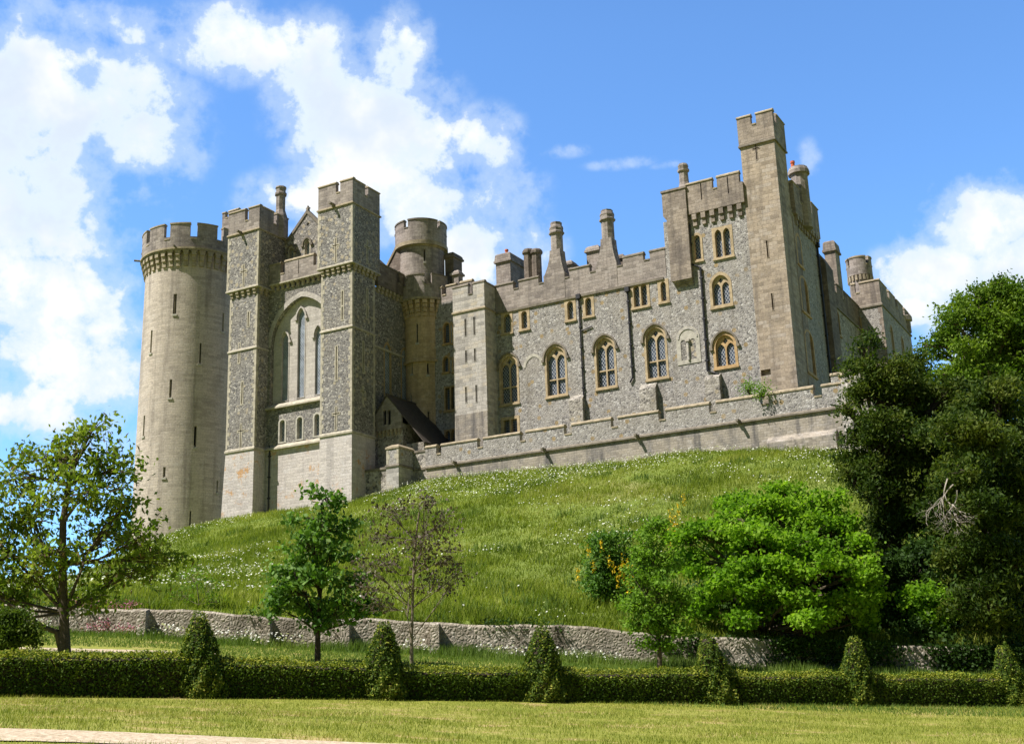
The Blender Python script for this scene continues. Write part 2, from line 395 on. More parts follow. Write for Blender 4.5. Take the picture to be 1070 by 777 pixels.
def window(pl, parent, c, w, z0, z1, lights=1, rise=None, sw=.16, stone='window_stone', gl='leaded_glass', transom=None,
           hood=True, square=False, deep=.34, sill=True, proud=.04, label=None, hoodmat='coping_dark'):
    rise = .62 * w if rise is None else rise
    zs = z1 - rise
    wi = w - 2 * sw
    mb = MB()
    if square:                                          # square-headed surround, little arched lights
        outer = rect(c - w / 2, c + w / 2, z0, z1); mw = .15; wl = (wi - (lights - 1) * mw) / lights
        holes = [archpoly(c - wi / 2 + wl / 2 + i * (wl + mw), wl, z0 + .12, z1 - sw * .8 - rise, rise, 4) for i in range(lights)]
        if rise == 0: holes = [rect(c - wi / 2 + i * (wl + mw), c - wi / 2 + i * (wl + mw) + wl, z0 + .12, z1 - sw) for i in range(lights)]
        mb.panel(pl, outer, holes, -proud, deep + .02)
        pane = rect(c - w / 2 + .05, c + w / 2 - .05, z0 + .05, z1 - .05)
        cut = rect(c - w / 2 + .02, c + w / 2 - .02, z0 + .02, z1 - .02)
    else:
        outer = archpoly(c, w, z0, zs, rise); ri = rise * wi / w
        inner = archpoly(c, wi, z0 + sw * .8, zs, ri)
        mb.panel(pl, outer, [inner], -proud, deep + .02)
        cut = archpoly(c, w - .05, z0 + .02, zs, rise - .03)
        pane = inner
        if lights == 2:
            mw = .12; wl = wi / 2 - mw * .9; zb = z0 + sw * .8 + .04
            lo = wi * .15; hs = []
            zt = zb + (zs - lo - zb) * transom if transom else None
            for s in (-1, 1):
                x = c + s * (mw / 2 + wl / 2 + .01)
                if zt: hs.append(rect(x - wl / 2, x + wl / 2, zb, zt - .06)); hs.append(archpoly(x, wl, zt + .06, zs - lo, wl * .75, 5))
                else: hs.append(archpoly(x, wl, zb, zs - lo, wl * .75, 5))
            e = wi * .145; ez = zs + ri * .50
            hs.append([(c, ez - e * 1.1), (c + e, ez), (c, ez + e * 1.25), (c - e, ez)])
            mb.panel(pl, inner, hs, .17, .29, rims=False)
    win = mb.build('window', MAT[stone], parent)
    if label: win['label'] = label
    g = MB(); g.panel(pl, pane, (), deep); g.build('pane', MAT[gl], win)
    if hood and not square:
        h = .15; o2 = arc(c, w + 2 * h, zs, rise + h * 1.1); i2 = arc(c, w + .005, zs, rise + .004)
        hb = MB(); hb.panel(pl, o2 + i2[::-1], (), -.17, .0)
        for s in (-1, 1):
            x = c + s * (w / 2 + h * .8); blk(hb, pl, x - .14, x + .14, -.19, .0, zs - .22, zs + .003)
        hb.build('hood_mould', MAT[hoodmat], win)
    if sill:
        sb = MB(); q0, q1 = c - w / 2 - .05, c + w / 2 + .05
        blk(sb, pl, q0, q1, -.14, .0, z0 - .12, z0 + .03); sb.build('sill', MAT[stone], win)
    return cut
def slit(pl, parent, c, z0, z1, w=.14, fw=.11, stone='dressing', cross=0.0, plainhole=False, mid=False):
    if cross:
        zc_ = z0 + (z1 - z0) * .70; k = w / 2
        def X(hw, e): return [(c - k - e, z0 - e), (c + k + e, z0 - e), (c + k + e, zc_ - k - e), (c + hw + e, zc_ - k - e), (c + hw + e, zc_ + k + e),
                              (c + k + e, zc_ + k + e), (c + k + e, z1 + e), (c - k - e, z1 + e), (c - k - e, zc_ + k + e), (c - hw - e, zc_ + k + e), (c - hw - e, zc_ - k - e), (c - k - e, zc_ - k - e)]
        outer, holes, cut = X(cross, fw), [X(cross, 0)], X(cross, fw - .02)
    else:
        outer = rect(c - w / 2 - fw, c + w / 2 + fw, z0 - fw, z1 + fw); cut = rect(c - w / 2 - fw + .02, c + w / 2 + fw - .02, z0 - fw + .02, z1 + fw - .02)
        zm = z0 + (z1 - z0) * .48
        holes = [rect(c - w / 2, c + w / 2, z0, zm - .06), rect(c - w / 2, c + w / 2, zm + .06, z1)] if mid else [rect(c - w / 2, c + w / 2, z0, z1)]
    a = MB(); a.panel(pl, outer, holes, -.025, .32); f = a.build('arrow_slit', MAT[stone], parent)
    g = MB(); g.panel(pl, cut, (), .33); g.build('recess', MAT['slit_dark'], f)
    return cut
def mass(parent, name, mat, u0, u1, v0, v1, z0, z1, front=(), side=(), top=True, left=True):
    """one block of masonry with the openings cut through its garden front and its right-hand side"""
    mb = MB()
    mb.panel(('f', v0), rect(u0, u1, z0, z1), front); mb.panel(('s', u1), rect(v0, v1, z0, z1), side)
    mb.add([(u0, v1, z0), (u0, v0, z0), (u0, v0, z1), (u0, v1, z1)], [(0, 1, 2, 3)])
    mb.add([(u1, v1, z0), (u0, v1, z0), (u0, v1, z1), (u1, v1, z1)], [(0, 1, 2, 3)])
    if top: mb.add([(u0, v0, z1), (u1, v0, z1), (u1, v1, z1), (u0, v1, z1)], [(0, 1, 2, 3)])
    return mb.build(name, MAT[mat], parent)
def string(parent, u0, u1, v0, v1, z, h=.2, p=.1, mat='dressing', name='string_course'):
    mb = MB(); mb.frust((u0 - p, u1 + p, v0 - p, v1 + p), (u0 - p, u1 + p, v0 - p, v1 + p), z - h, z - h * .45)
    mb.frust((u0 - p, u1 + p, v0 - p, v1 + p), (u0 - .01, u1 + .01, v0 - .01, v1 + .01), z - h * .45, z)
    return mb.build(name, MAT[mat], parent)
def corbels(parent, runs, z0, z1, proj, pitch=.62, w=.32, mat='corbel_stone', slab=None):
    mb = MB(); h = z1 - z0
    for pl, a0, a1 in runs:
        n = max(1, round((a1 - a0) / pitch)); st = (a1 - a0) / n
        for i in range(n):
            c = a0 + (i + .5) * st
            blk(mb, pl, c - w / 2, c + w / 2, -proj, .02, z0 + h * .52, z1 - .003)
            blk(mb, pl, c - w / 2 + .02, c + w / 2 - .02, -proj * .55, .02, z0, z0 + h * .52)
    return mb.build('corbel_table', MAT[mat], parent)
def quoins(parent, cs, z0, z1, mat='dressing', hgt=.42):
    """cs: (u, v, su, sv): corner and the directions the stones run in"""
    mb = MB(); n = int((z1 - z0) / hgt); h = (z1 - z0) / n; e = .018
    rng = random.Random(int(z0 * 100))
    for u, v, su, sv in cs:
        for k in range(n):
            lu, lv = (.36, .22) if k % 2 else (.20, .32); lu *= rng.uniform(.85, 1.15); lv *= rng.uniform(.85, 1.15)
            us = sorted((u - su * e, u + su * lu)); vs = sorted((v - sv * e, v + sv * lv))
            mb.box(us[0], us[1], vs[0], vs[1], z0 + k * h + .006, z0 + (k + 1) * h - .006)
    return mb.build('quoins', MAT[mat], parent)
def spout(parent, pl, a, z, L=.75):
    mb = MB(); blk(mb, pl, a - .10, a + .10, -L, .0, z - .09, z + .09); blk(mb, pl, a - .14, a + .14, -L * .4, .0, z - .22, z - .092)
    return mb.build('water_spout', MAT['coping_dark'], parent)
def pipe(parent, pl, pts, r=.075, name='drainpipe', hopper=True):
    mb = MB(); mb.tube([P(pl, a, z, -.13) for a, z in pts], r, 8)
    for (a, z), (b, y) in zip(pts, pts[1:]):
        k = int(abs(z - y) / 1.8)
        for i in range(k):
            f = (i + .5) / k; blk(mb, pl, a + (b - a) * f - r * 1.5, a + (b - a) * f + r * 1.5, -.23, .0, z + (y - z) * f - .06, z + (y - z) * f + .06)
    if hopper: a, z = pts[0]; blk(mb, pl, a - .2, a + .2, -.34, -.01, z - .1, z + .32)
    return mb.build(name, MAT['lead_pipe'], parent)
def facing(uc, vc):
    e = toframe(EYE); c = np.array([e[0] - uc, e[1] - vc]); c /= np.linalg.norm(c); return c, np.array([-c[1], c[0]])
def ring(mb, uc, vc, r0, r1, t0, t1, z0, z1, n=8):
    c, r = facing(uc, vc)
    def q(t, rad): d = c * math.cos(t) + r * math.sin(t); return uc + d[0] * rad, vc + d[1] * rad
    vs = []; fs = []
    for k in range(n + 1):
        t = t0 + (t1 - t0) * k / n
        for rad, z in ((r1, z0), (r1, z1), (r0, z1), (r0, z0)): x, y = q(t, rad); vs.append((x, y, z))
    for k in range(n):
        a, b = 4 * k, 4 * k + 4
        for j in range(4): fs.append((a + j, b + j, b + (j + 1) % 4, a + (j + 1) % 4))
    fs += [(3, 2, 1, 0), (4 * n, 4 * n + 1, 4 * n + 2, 4 * n + 3)]
    mb.add(vs, [f[::-1] for f in fs][::1])
def round_parapet(parent, uc, vc, R1, th, zb, zc, zm, gaps, mat, cmat='coping'):
    """gaps: (angle, half-angle) in degrees from the visitor's line of sight"""
    g = sorted((R(a - h), R(a + h)) for a, h in gaps)
    mb = MB(); caps = []
    ring(mb, uc, vc, R1 - th, R1, 0, 2 * math.pi, zb, zc, 64)
    for i, (a, b) in enumerate(g):
        nx = g[(i + 1) % len(g)][0] + (2 * math.pi if i == len(g) - 1 else 0)
        cb = MB(); caps.append(cb); ring(mb, uc, vc, R1 - th, R1, b, nx, zc + .001, zm - .2, 8); ring(cb, uc, vc, R1 - th - .06, R1 + .06, b - .01, nx + .01, zm - .2, zm - .06, 8)
        ring(cb, uc, vc, R1 - th + .04, R1 - .04, b - .005, nx + .005, zm - .06, zm, 8)
        cs = MB(); ring(cs, uc, vc, R1 - th - .05, R1 + .05, a + .012, b - .012, zc - .07, zc + .03, 3); caps.append(cs)
    w = mb.build('parapet', MAT[mat], parent, 35); [q.build('coping' if k % 2 == 0 else 'crenel_sill', MAT[cmat], w, 35) for k, q in enumerate(caps)]
    return w
def drum(parent, name, mat, uc, vc, r0, r1, z0, z1, slits=(), seg=64, top=True):
    """round wall from radius r0 to r1, slits = (angle deg, z0, z1, width): real recesses"""
    c, r = facing(uc, vc)
    ths = set(2 * math.pi * k / seg - math.pi for k in range(seg)); zs = {z0, z1}
    for a, s0, s1, w in slits:
        ha = w / 2 / r0; ths |= {R(a) - ha, R(a) + ha}; zs |= {s0, s1}
        for t in list(ths):
            if 0 < abs(t - R(a)) < ha * .99 or ha * 1.01 < abs(t - R(a)) < ha * 1.6: ths.discard(t)
    ths = sorted(ths); zs = sorted(zs); n = len(ths)
    def q(t, rad): d = c * math.cos(t) + r * math.sin(t); return uc + d[0] * rad, vc + d[1] * rad
    def rad(z): return r0 + (r1 - r0) * (z - z0) / (z1 - z0)
    mb = MB(); vs = []
    for z in zs:
        for t in ths: x, y = q(t, rad(z)); vs.append((x, y, z))
    fs = []
    for i in range(len(zs) - 1):
        for k in range(n):
            k2 = (k + 1) % n; tm = (ths[k] + ths[k2]) / 2 if k2 else math.pi; zm_ = (zs[i] + zs[i + 1]) / 2
            if any(abs(tm - R(a)) < w / 2 / r0 and s0 < zm_ < s1 for a, s0, s1, w in slits): continue
            fs.append((i * n + k, i * n + k2, (i + 1) * n + k2, (i + 1) * n + k))
    mb.add(vs, fs)
    if top: mb.add([vs[(len(zs) - 1) * n + k] for k in range(n)], [tuple(range(n))])
    o = mb.build(name, MAT[mat], parent, 40)
    for a, s0, s1, w in slits:
        ha = w / 2 / r0; f = MB(); rr = rad((s0 + s1) / 2); t0, t1 = R(a) - ha, R(a) + ha
        A, B = q(t0, rr + .0), q(t1, rr + .0); A2, B2 = q(t0 + ha * .2, rr - .45), q(t1 - ha * .2, rr - .45)
        f.add([(A[0], A[1], s0), (B[0], B[1], s0), (B[0], B[1], s1), (A[0], A[1], s1), (A2[0], A2[1], s0 + .3), (B2[0], B2[1], s0 + .3), (B2[0], B2[1], s1), (A2[0], A2[1], s1)],
              [(0, 1, 5, 4), (1, 2, 6, 5), (2, 3, 7, 6), (3, 0, 4, 7)])
        w_ = f.build('arrow_slit', MAT['dressing'], parent)
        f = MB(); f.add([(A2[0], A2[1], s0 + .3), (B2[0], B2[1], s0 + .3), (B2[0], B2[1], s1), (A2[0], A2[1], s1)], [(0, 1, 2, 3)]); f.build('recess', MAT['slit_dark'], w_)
        f = MB(); ring(f, uc, vc, rr - .1, rr + .1, t0 - ha * .9, t1 + ha * .9, s0 - .2, s0 - .003, 2); f.build('sill', MAT['pale_stone'], w_)
    return o
def ang(px, pc, rpx): return math.degrees(math.asin(max(-.99, min(.99, (px - pc) / rpx))))
def chimney(parent, cu, cv, prof, seg=8, mat='stone_weathered', ph=R(22.5), pot=None, name='chimney'):
    mb = MB(); mb.lathe(cu, cv, prof, seg, ph); o = mb.build(name, MAT[mat], parent)
    if pot: p = MB(); p.lathe(cu + pot[0], cv, [(pot[1], prof[-1][1]), (pot[1] * .8, prof[-1][1] + pot[2] * .7), (pot[1] * 1.05, prof[-1][1] + pot[2] * .75), (pot[1], prof[-1][1] + pot[2])], 12); p.build('chimney_pot', MAT['terracotta'], o, 40)
    return o
def square_chimney(parent, u0, u1, v0, v1, z0, z1, mat='stone_weathered', cap=.75, pot=None, name='chimney'):
    mb = MB(); mb.box(u0, u1, v0, v1, z0, z1 - cap)
    mb.frust((u0 - .16, u1 + .16, v0 - .16, v1 + .16), (u0 - .16, u1 + .16, v0 - .16, v1 + .16), z1 - cap + .002, z1 - cap + .2)
    mb.frust((u0 - .10, u1 + .10, v0 - .10, v1 + .10), (u0 - .04, u1 + .04, v0 - .04, v1 + .04), z1 - cap + .202, z1 - .15)
    mb.frust((u0 - .04, u1 + .04, v0 - .04, v1 + .04), (u0 + .1, u1 - .1, v0 + .1, v1 - .1), z1 - .148, z1)
    o = mb.build(name, MAT[mat], parent)
    if pot: p = MB(); p.lathe(pot[0], pot[1], [(.17, z1 - .05), (.13, z1 + .4), (.19, z1 + .45), (.18, z1 + .6)], 12); p.build('chimney_pot', MAT['terracotta'], o, 40)
    return o
def zc2(*p): return sum(p) / len(p)

# ------------------------------------------------------------------ the castle: round keep-like tower on the left
def round_tower():
    vc = 7.0; uc, _ = fr(202, 290, vc); t = thing('round_tower', 'tall round drum tower with corbelled battlements left of the chapel', 'tower', frame=(uc, vc, 14.0))
    R0, RP = 4.95, 5.45
    zf = lambda px, py, rr=R0: fr(px, py, vc - math.sqrt(max(.1, rr * rr - (rr * math.sin(R(ang(px, 201, 53)))) ** 2)))[1]
    S = lambda px, y0, y1, pc, w=.26: (ang(px, pc + 8, 49), zf(px, y1), zf(px, y0), w)
    sl = [S(184.3, 306, 327, 193), S(232, 312, 332, 193), S(160.5, 352, 375, 191), S(208.3, 350, 372, 191), S(180.5, 396, 415, 190), S(155.7, 441, 462, 189),
          S(204.7, 438.5, 461, 189), S(176.2, 488, 499, 188), S(226, 492, 505, 188, .16), S(201.8, 529, 550, 188, .14)]
    ztop = zf(191, 273)
    drum(t, 'wall', 'stone_tower', uc, vc, R0 + .22, R0, 13.0, zf(191, 254, RP) - .1, sl, 72)
    zs = zf(191, 254, RP); zm = zf(190, 228.5, RP); zc = zf(202, 241.5, RP)
    # machicolation: arched corbel table all the way round
    mb = MB(); n = 40; zl = zf(191, 275)
    for k in range(n):
        a = 2 * math.pi * k / n
        for (f0, f1, p) in ((.0, .30, .18), (.30, .58, .32), (.58, .84, .46)):
            ring(mb, uc, vc, R0 - .1, R0 + p, a - .042, a + .042, zl + (zs - zl) * f0, zl + (zs - zl) * f1 - .004, 2)
        ring(mb, uc, vc, R0 - .1, R0 + .45, a - .058, a + .058, zl + (zs - zl) * .74, zl + (zs - zl) * .835, 2)
    mb.build('corbel_table', MAT['corbel_stone'], t)
    mb = MB(); ring(mb, uc, vc, R0 - .3, RP, 0, 2 * math.pi, zl + (zs - zl) * .84, zm - 1.6, 72)
    mb.build('battlement_ring', MAT['stone_grey'], t, 35)
    mb = MB(); ring(mb, uc, vc, RP - .2, RP + .12, 0, 2 * math.pi, zs - .2, zs, 72); mb.build('string_course', MAT['coping'], t, 35)
    round_parapet(t, uc, vc, RP - .004, .42, zm - 1.6 + .002, zc, zm, [(-1.3 + 30 * k, 3.8) for k in range(-2, 10)], 'stone_grey')
    c, r = facing(uc, vc)
    for a in (-86, -20, 55):
        mb = MB(); d = c * math.cos(R(a)) + r * math.sin(R(a))
        mb.tube([(uc + d[0] * (RP - .1), vc + d[1] * (RP - .1), zs - .05), (uc + d[0] * (RP + .75), vc + d[1] * (RP + .75), zs - .05)], .11, 6)
        mb.build('water_spout', MAT['coping_dark'], t)
    # the wing that joins it to the chapel behind
    return t
round_tower()

# ------------------------------------------------------------------ chapel with its two square towers
ZP, ZM, ZC, ZS, ZT = 25.6, 35.32, 41.33, 47.2, 49.75           # plinth, middle string, corbels, parapet string, top of the merlons
def chapel():
    t = thing('chapel_tower_block', 'flint chapel front with twin square towers and great arched lancet window', 'chapel', frame=(-7.5, 2, 14.0))
    F0 = ('f', 0.0); FU = ('f', -.28)
    def cross(pl, x, y0, y1, arm):
        a, z0 = m(pl, x, y1); _, z1 = m(pl, x, y0); return slit(pl, t, a, z0, z1, .10, .09, cross=arm)
    def sl(pl, x, y0, y1, **k):
        a, z0 = m(pl, x, y1); _, z1 = m(pl, x, y0); return slit(pl, t, a, z0, z1, **k)
    # right-hand tower
    ur0, ur1, vr1 = -3.55, 0.0, 3.45
    SR = ('s', ur1); SRU = ('s', ur1 + .22)
    f_mid = [sl(F0, 357.7, 304, 334, mid=True)]; f_low = [sl(F0, 351.4, 362, 397), cross(F0, 351, 425, 449, .38)]
    s_mid = [sl(SR, 383.6, 302, 333, mid=True)]; s_low = [sl(SR, 379.5, 357, 389), cross(SR, 379.2, 404, 421, .3)]
    f_up = [cross(FU, 350.8, 249, 274, .36)]; s_up = [cross(SRU, 383.7, 251, 275, .36)]
    pm = MB(); pm.frust((ur0 - .05, ur1 + .06, -.1, vr1), (ur0 - .02, ur1, 0, vr1), 13.0, ZP); pm.build('plinth', MAT['stone_plinth'], t)
    mass(t, 'tower_wall', 'flint_dark', ur0, ur1, 0, vr1, ZP + .002, ZM, f_low, s_low)
    mass(t, 'tower_wall', 'flint_dark', ur0, ur1, 0, vr1, ZM + .002, ZC, f_mid, s_mid)
    mass(t, 'tower_wall', 'flint_dark', ur0 - .25, ur1 + .22, -.28, 4.0, ZC + .002, ZS, f_up, s_up)
    string(t, ur0, ur1, 0, vr1, ZP + .12, .3); string(t, ur0, ur1, 0, vr1, ZM + .1, .24)
    string(t, ur0 - .25, ur1 + .22, -.28, 4.0, ZC + .12, .2, .08); string(t, ur0 - .25, ur1 + .22, -.28, 4.0, ZS + .1, .22, .12, 'coping')
    corbels(t, [(F0, ur0 - .05, ur1 + .05), (SR, .0, vr1 + .2)], ZC - .68, ZC - .06, .26, .66, .34)
    quoins(t, [(ur1, 0, -1, 1), (ur0, 0, 1, 1), (ur1, vr1, -1, -1)], ZP + .14, ZC - .7)
    quoins(t, [(ur1 + .22, -.28, -1, 1), (ur0 - .25, -.28, 1, 1)], ZC + .14, ZS - .14)
    def top(u0, u1, v0, v1, fg, sg, spx, spy, zt=ZT):
        zc = m(('f', v0), spx, spy)[1]
        pl, ps = ('f', v0), ('s', u1)
        parapet(t, pl, u0, u1, ZS + .102, zc, zt, [(m(pl, a, 205)[0], m(pl, b, 205)[0]) for a, b in fg])
        w = [(sd(a, 210, u1)[0], sd(b, 210, u1)[0]) for a, b in sg]
        parapet(t, ps, v0 + .423, v1, ZS + .102, zc, zt, w, ends=(-.065, .05))
        parapet(t, ('f', v1 - .42), u0 + .005, u1 - .425, ZS + .102, zc, zt - .003, [((u0 + u1) / 2 - .3, (u0 + u1) / 2 + .3)], ends=(.05, -.07))
        parapet(t, ('s', u0 + .42), v0 + .425, v1 - .425, ZS + .102, zc, zt - .002, [(v0 + .75, v0 + 2.9)], ends=(-.07, -.07))
    top(ur0 - .25, ur1 + .22, -.28, 4.0, [(350.8, 355.5)], [(381.5, 384.7)], 353, 201)
    a, z = m(FU, 349.5, 214.5); spout(t, FU, a, z)
    # left-hand tower
    ul0, ul1 = -14.72, -11.25; SL = ('s', ul1)
    pm = MB(); pm.frust((ul0 - .62, ul1 + .05, -.12, 3.4), (ul0, ul1, 0, 3.4), 12.0, ZP); pm.build('plinth', MAT['stone_plinth'], t)
    f_low = [sl(F0, 249.7, 359, 379), sl(F0, 252.6, 399, 422), cross(F0, 251.3, 443, 467, .38)]; f_mid = [sl(F0, 259.4, 326, 341)]
    mass(t, 'tower_wall', 'flint_dark', ul0, ul1, 0, 3.4, ZP + .002, ZM, f_low); mass(t, 'tower_wall', 'flint_dark', ul0, ul1, 0, 3.4, ZM + .002, ZC, f_mid)
    mass(t, 'tower_wall', 'flint_dark', ul0 - .25, ul1 + .22, -.28, 4.0, ZC + .002, ZS, [cross(FU, 254.3, 277, 299, .38)])
    string(t, ul0, ul1, 0, 3.4, ZP + .12, .3); string(t, ul0, ul1, 0, 3.4, ZM + .1, .24)
    string(t, ul0 - .25, ul1 + .22, -.28, 4.0, ZC + .12, .2, .08); string(t, ul0 - .25, ul1 + .22, -.28, 4.0, ZS + .1, .22, .12, 'coping')
    corbels(t, [(F0, ul0 - .05, ul1 + .05), (SL, .0, 1.4)], ZC - .68, ZC - .06, .26, .66, .34)
    quoins(t, [(ul1, 0, -1, 1), (ul0, 0, 1, 1)], ZP + .14, ZC - .7); quoins(t, [(ul1 + .22, -.28, -1, 1), (ul0 - .25, -.28, 1, 1)], ZC + .14, ZS - .14)
    top(ul0 - .25, ul1 + .22, -.28, 4.0, [(256.6, 260.4)], [(286.5, 289.8)], 258.5, 230)
    a, z = m(FU, 253, 243.5); spout(t, FU, a, z)
    # centre wall between the towers
    vcw = 1.7; C = ('f', vcw); u0, u1 = ul1, ur0
    zA = m(C, 310, 421)[1]; zB = m(C, 310, 464)[1]; zCb = m(C, 305, 299)[1]
    pm = MB(); pm.panel(('f', vcw), rect(u0, u1, 12.5, zB - .1)); pm.build('plinth', MAT['stone_plinth'], t)
    ac = m(C, 315, 330)[0]; zap = m(C, 314, 310)[1]; aL = m(C, 282.5, 380)[0]; wA = 2 * (ac - aL)
    big = archpoly(ac, wA, zA, zap - wA * .60, wA * .60, 14)
    big = [(min(max(a, u0 + .02), u1 - .02), z) for a, z in big]
    lows = []
    for xa, xb, ya, yb in ((291.3, 298.3, 437, 463.5), (309.4, 316.6, 434, 460.5), (327.6, 334.6, 430.5, 457)):
        a0, z0 = m(C, xa, yb); a1, _ = m(C, xb, yb); _, z1 = m(C, (xa + xb) / 2, ya)
        lows.append(window(C, t, (a0 + a1) / 2, a1 - a0 + .14, z0, z1, 1, gl='chapel_glass', stone='pale_stone', hood=False, rise=.45, sw=.17, sill=False))
    mb = MB(); mb.panel(C, rect(u0, u1, zB - .1, zA), lows); mb.panel(C, rect(u0, u1, zA, zCb), [big], d1=.45, rims=False)
    mb.build('centre_wall', MAT['flint_dark'], t)
    CR = ('f', vcw + .45); hs = []
    for xa, xb, ya, yb in ((293.8, 300.8, 347, 420), (310.5, 317.8, 322, 416.5), (329, 336, 340, 413)):
        a0, z0 = m(CR, xa, yb); a1, _ = m(CR, xb, yb); _, z1 = m(CR, (xa + xb) / 2 + .4, ya)
        hs.append(window(CR, t, (a0 + a1) / 2, a1 - a0 + .16, z0, z1, 1, gl='chapel_glass', stone='stone_panel', hood=True, rise=.95, sw=.08, sill=False, deep=.16, hoodmat='stone_panel'))
    mb = MB(); mb.panel(CR, rect(u0, u1, zA - .3, zap + .5), hs); mb.build('recessed_panel', MAT['stone_panel'], t)
    # moulded arch ring
    mb = MB(); o = arc(ac, wA + .9, zap - wA * .60, wA * .60 + .5, 14); i = arc(ac, wA + .01, zap - wA * .60, wA * .60, 14)
    o = [(min(max(a, u0 + .03), u1 - .03), z) for a, z in o]; i = [(min(max(a, u0 + .02), u1 - .02), z) for a, z in i]
    mb.panel(C, o + i[::-1], (), -.05, .0); mb.build('arch_moulding', MAT['stone_panel'], t)
    for z in (zA, zB):
        mb = MB(); mb.frust((u0, u1, vcw - .32, vcw), (u0, u1, vcw - .32, vcw), z - .22, z - .08); mb.frust((u0, u1, vcw - .32, vcw), (u0, u1, vcw - .04, vcw), z - .08, z + .22); mb.build('sill_course', MAT['dressing'], t)
    corbels(t, [(C, u0 + .2, u1 - .1)], zCb - .1, zCb + .5, .32, .62, .32)
    VP = vcw - .35; PF = ('f', VP); zb = zCb + .5
    _, zsill = m(PF, 295, 285.5); _, zt1 = m(PF, 298, 271.5)
    parapet(t, PF, u0 + .23, u1 - .26, zb, zsill, zt1, [(m(PF, 293, 280)[0], m(PF, 297.5, 280)[0]), (m(PF, 327.5, 275)[0], u1 - .26)], slots=(m(PF, 312, 285)[0],))
    mb = MB(); mb.box(u0 + .2, u1 - .2, VP - .08, VP + .6, zb - .12, zb - .002); mb.build('string_course', MAT['dressing'], t)
    pipe(t, C, [(u0 + .5, ZP + .3), (u0 + .5, 16)], .07, hopper=False)
    # gable over the parapet and the roof behind it
    VG = 3.6; G = ('f', VG); ag, zg = m(G, 321, 223); al, zl = m(G, 300, 254); sl_ = (zg - zl) / (ag - al); half = 6.2; zlow = zg - sl_ * half
    gw = []
    for x, y0, y1, w in ((304.4, 273, 257, .55), (321, 268, 249.5, .6)):
        a, z0 = m(G, x, y0); _, z1 = m(G, x, y1); gw.append(window(G, t, a, w + .3, z0, z1, 1, gl='chapel_glass', stone='dressing', hood=True, rise=.55, sw=.15, sill=False))
    a, z = m(G, 321.7, 234); qf = [(a + .22 * math.cos(k * math.pi / 4) * (1 if k % 2 == 0 else .55), z + .22 * math.sin(k * math.pi / 4) * (1 if k % 2 == 0 else .55)) for k in range(8)]
    mb = MB(); mb.panel(G, [(ag - half, zlow), (ag + half * .98, zlow + .1), (ag, zg)], gw + [qf], 0, .5, back=True); mb.build('gable_wall', MAT['flint_dark'], t)
    mb = MB()
    for s in (-1, 1):
        e = .26; pts = [(ag, zg), (ag, zg + e * 1.5), (ag + s * half, zlow + e * 1.5), (ag + s * half, zlow)]
        mb.panel(G, pts, (), -.08, .58, back=True)
    a_, b_ = ag, zg + .4; mb.frust((a_ - .12, a_ + .12, VG - .05, VG + .3), (a_ - .05, a_ + .05, VG + .05, VG + .2), b_ - .1, b_ + .45); mb.box(a_ - .22, a_ + .22, VG + .05, VG + .22, b_ + .12, b_ + .25)
    mb.build('gable_coping', MAT['coping_dark'], t)
    mb = MB(); z_ = zg - .25
    for s in (-1, 1):
        mb.add([(ag, VG + .5, z_), (ag, 13, z_), (ag + s * half, 13, z_ - sl_ * half), (ag + s * half, VG + .5, z_ - sl_ * half)], [(0, 1, 2, 3)])
    mb.build('roof', MAT['slate'], t)
    # body and its shaded flank
    us = -.32; S = ('s', us); wh = []
    for xa, xb, y0, y1 in ((401.3, 408.6, 411, 357), (419.3, 427.5, 424, 363)):
        v0, z0 = m(S, xa, y0); v1, _ = m(S, xb, y0); _, z1 = m(S, (xa + xb) / 2 + .5, y1)
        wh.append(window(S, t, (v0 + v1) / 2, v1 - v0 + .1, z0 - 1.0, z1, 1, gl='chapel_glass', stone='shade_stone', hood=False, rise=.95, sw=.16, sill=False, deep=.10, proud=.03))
    zk = m(S, 405, 305)[1]; zpt = m(S, 399, 276)[1]
    mb = MB(); mb.panel(S, rect(vr1, 13, 13, zk), wh); mb.panel(('f', 13), rect(ul0 + .5, us, 13, zk)); mb.panel(('s', ul0 + .4), rect(3.4, 13, 13, zk)); mb.build('flank_wall', MAT['flint_dark'], t)
    mb = MB(); mb.box(ul0 + .5, us - .1, 3, 13, zk - .6, zk - .5); mb.build('gutter_floor', MAT['slate'], t)
    corbels(t, [(S, vr1 + .6, 9.0)], zk - .5, zk + .12, .26, .62, .34)
    g0, g1 = m(S, 412.5, 285)[0], m(S, 415.2, 285)[0]; SP = ('s', us + .3)
    parapet(t, SP, vr1 + .56, 10.2, zk + .12, zk + 1.25, zpt, [(g0, g1)], mat='stone_weathered', cmat='coping_dark')
    mb = MB(); v0, z0 = m(S, 392, 360.5); mb.box(us, us + .1, vr1, 8.5, z0 - .2, z0); mb.build('string_course', MAT['dressing'], t)
    # small end gable behind the flank parapet
    VE = 8.6; E = ('f', VE); a, z = m(E, 417, 255); b, y = m(E, 406, 277)
    s2 = (z - y) / (a - b); mb = MB(); h2 = 1.9; mb.panel(E, [(a - h2, z - s2 * h2), (a + h2, z - s2 * h2), (a, z)], (), 0, .5, back=True); mb.build('end_gable', MAT['stone_weathered'], t)
    mb = MB()
    for s in (-1, 1): mb.panel(E, [(a, z), (a, z + .35), (a + s * h2, z - s2 * h2 + .35), (a + s * h2, z - s2 * h2)], (), -.1, .6, back=True)
    mb.build('gable_coping', MAT['coping'], t)
    # chimney rising behind the left tower
    pl = ('f', 3.2); c, zb_ = m(pl, 293, 226); _, zt_ = m(pl, 293, 196); r = .48
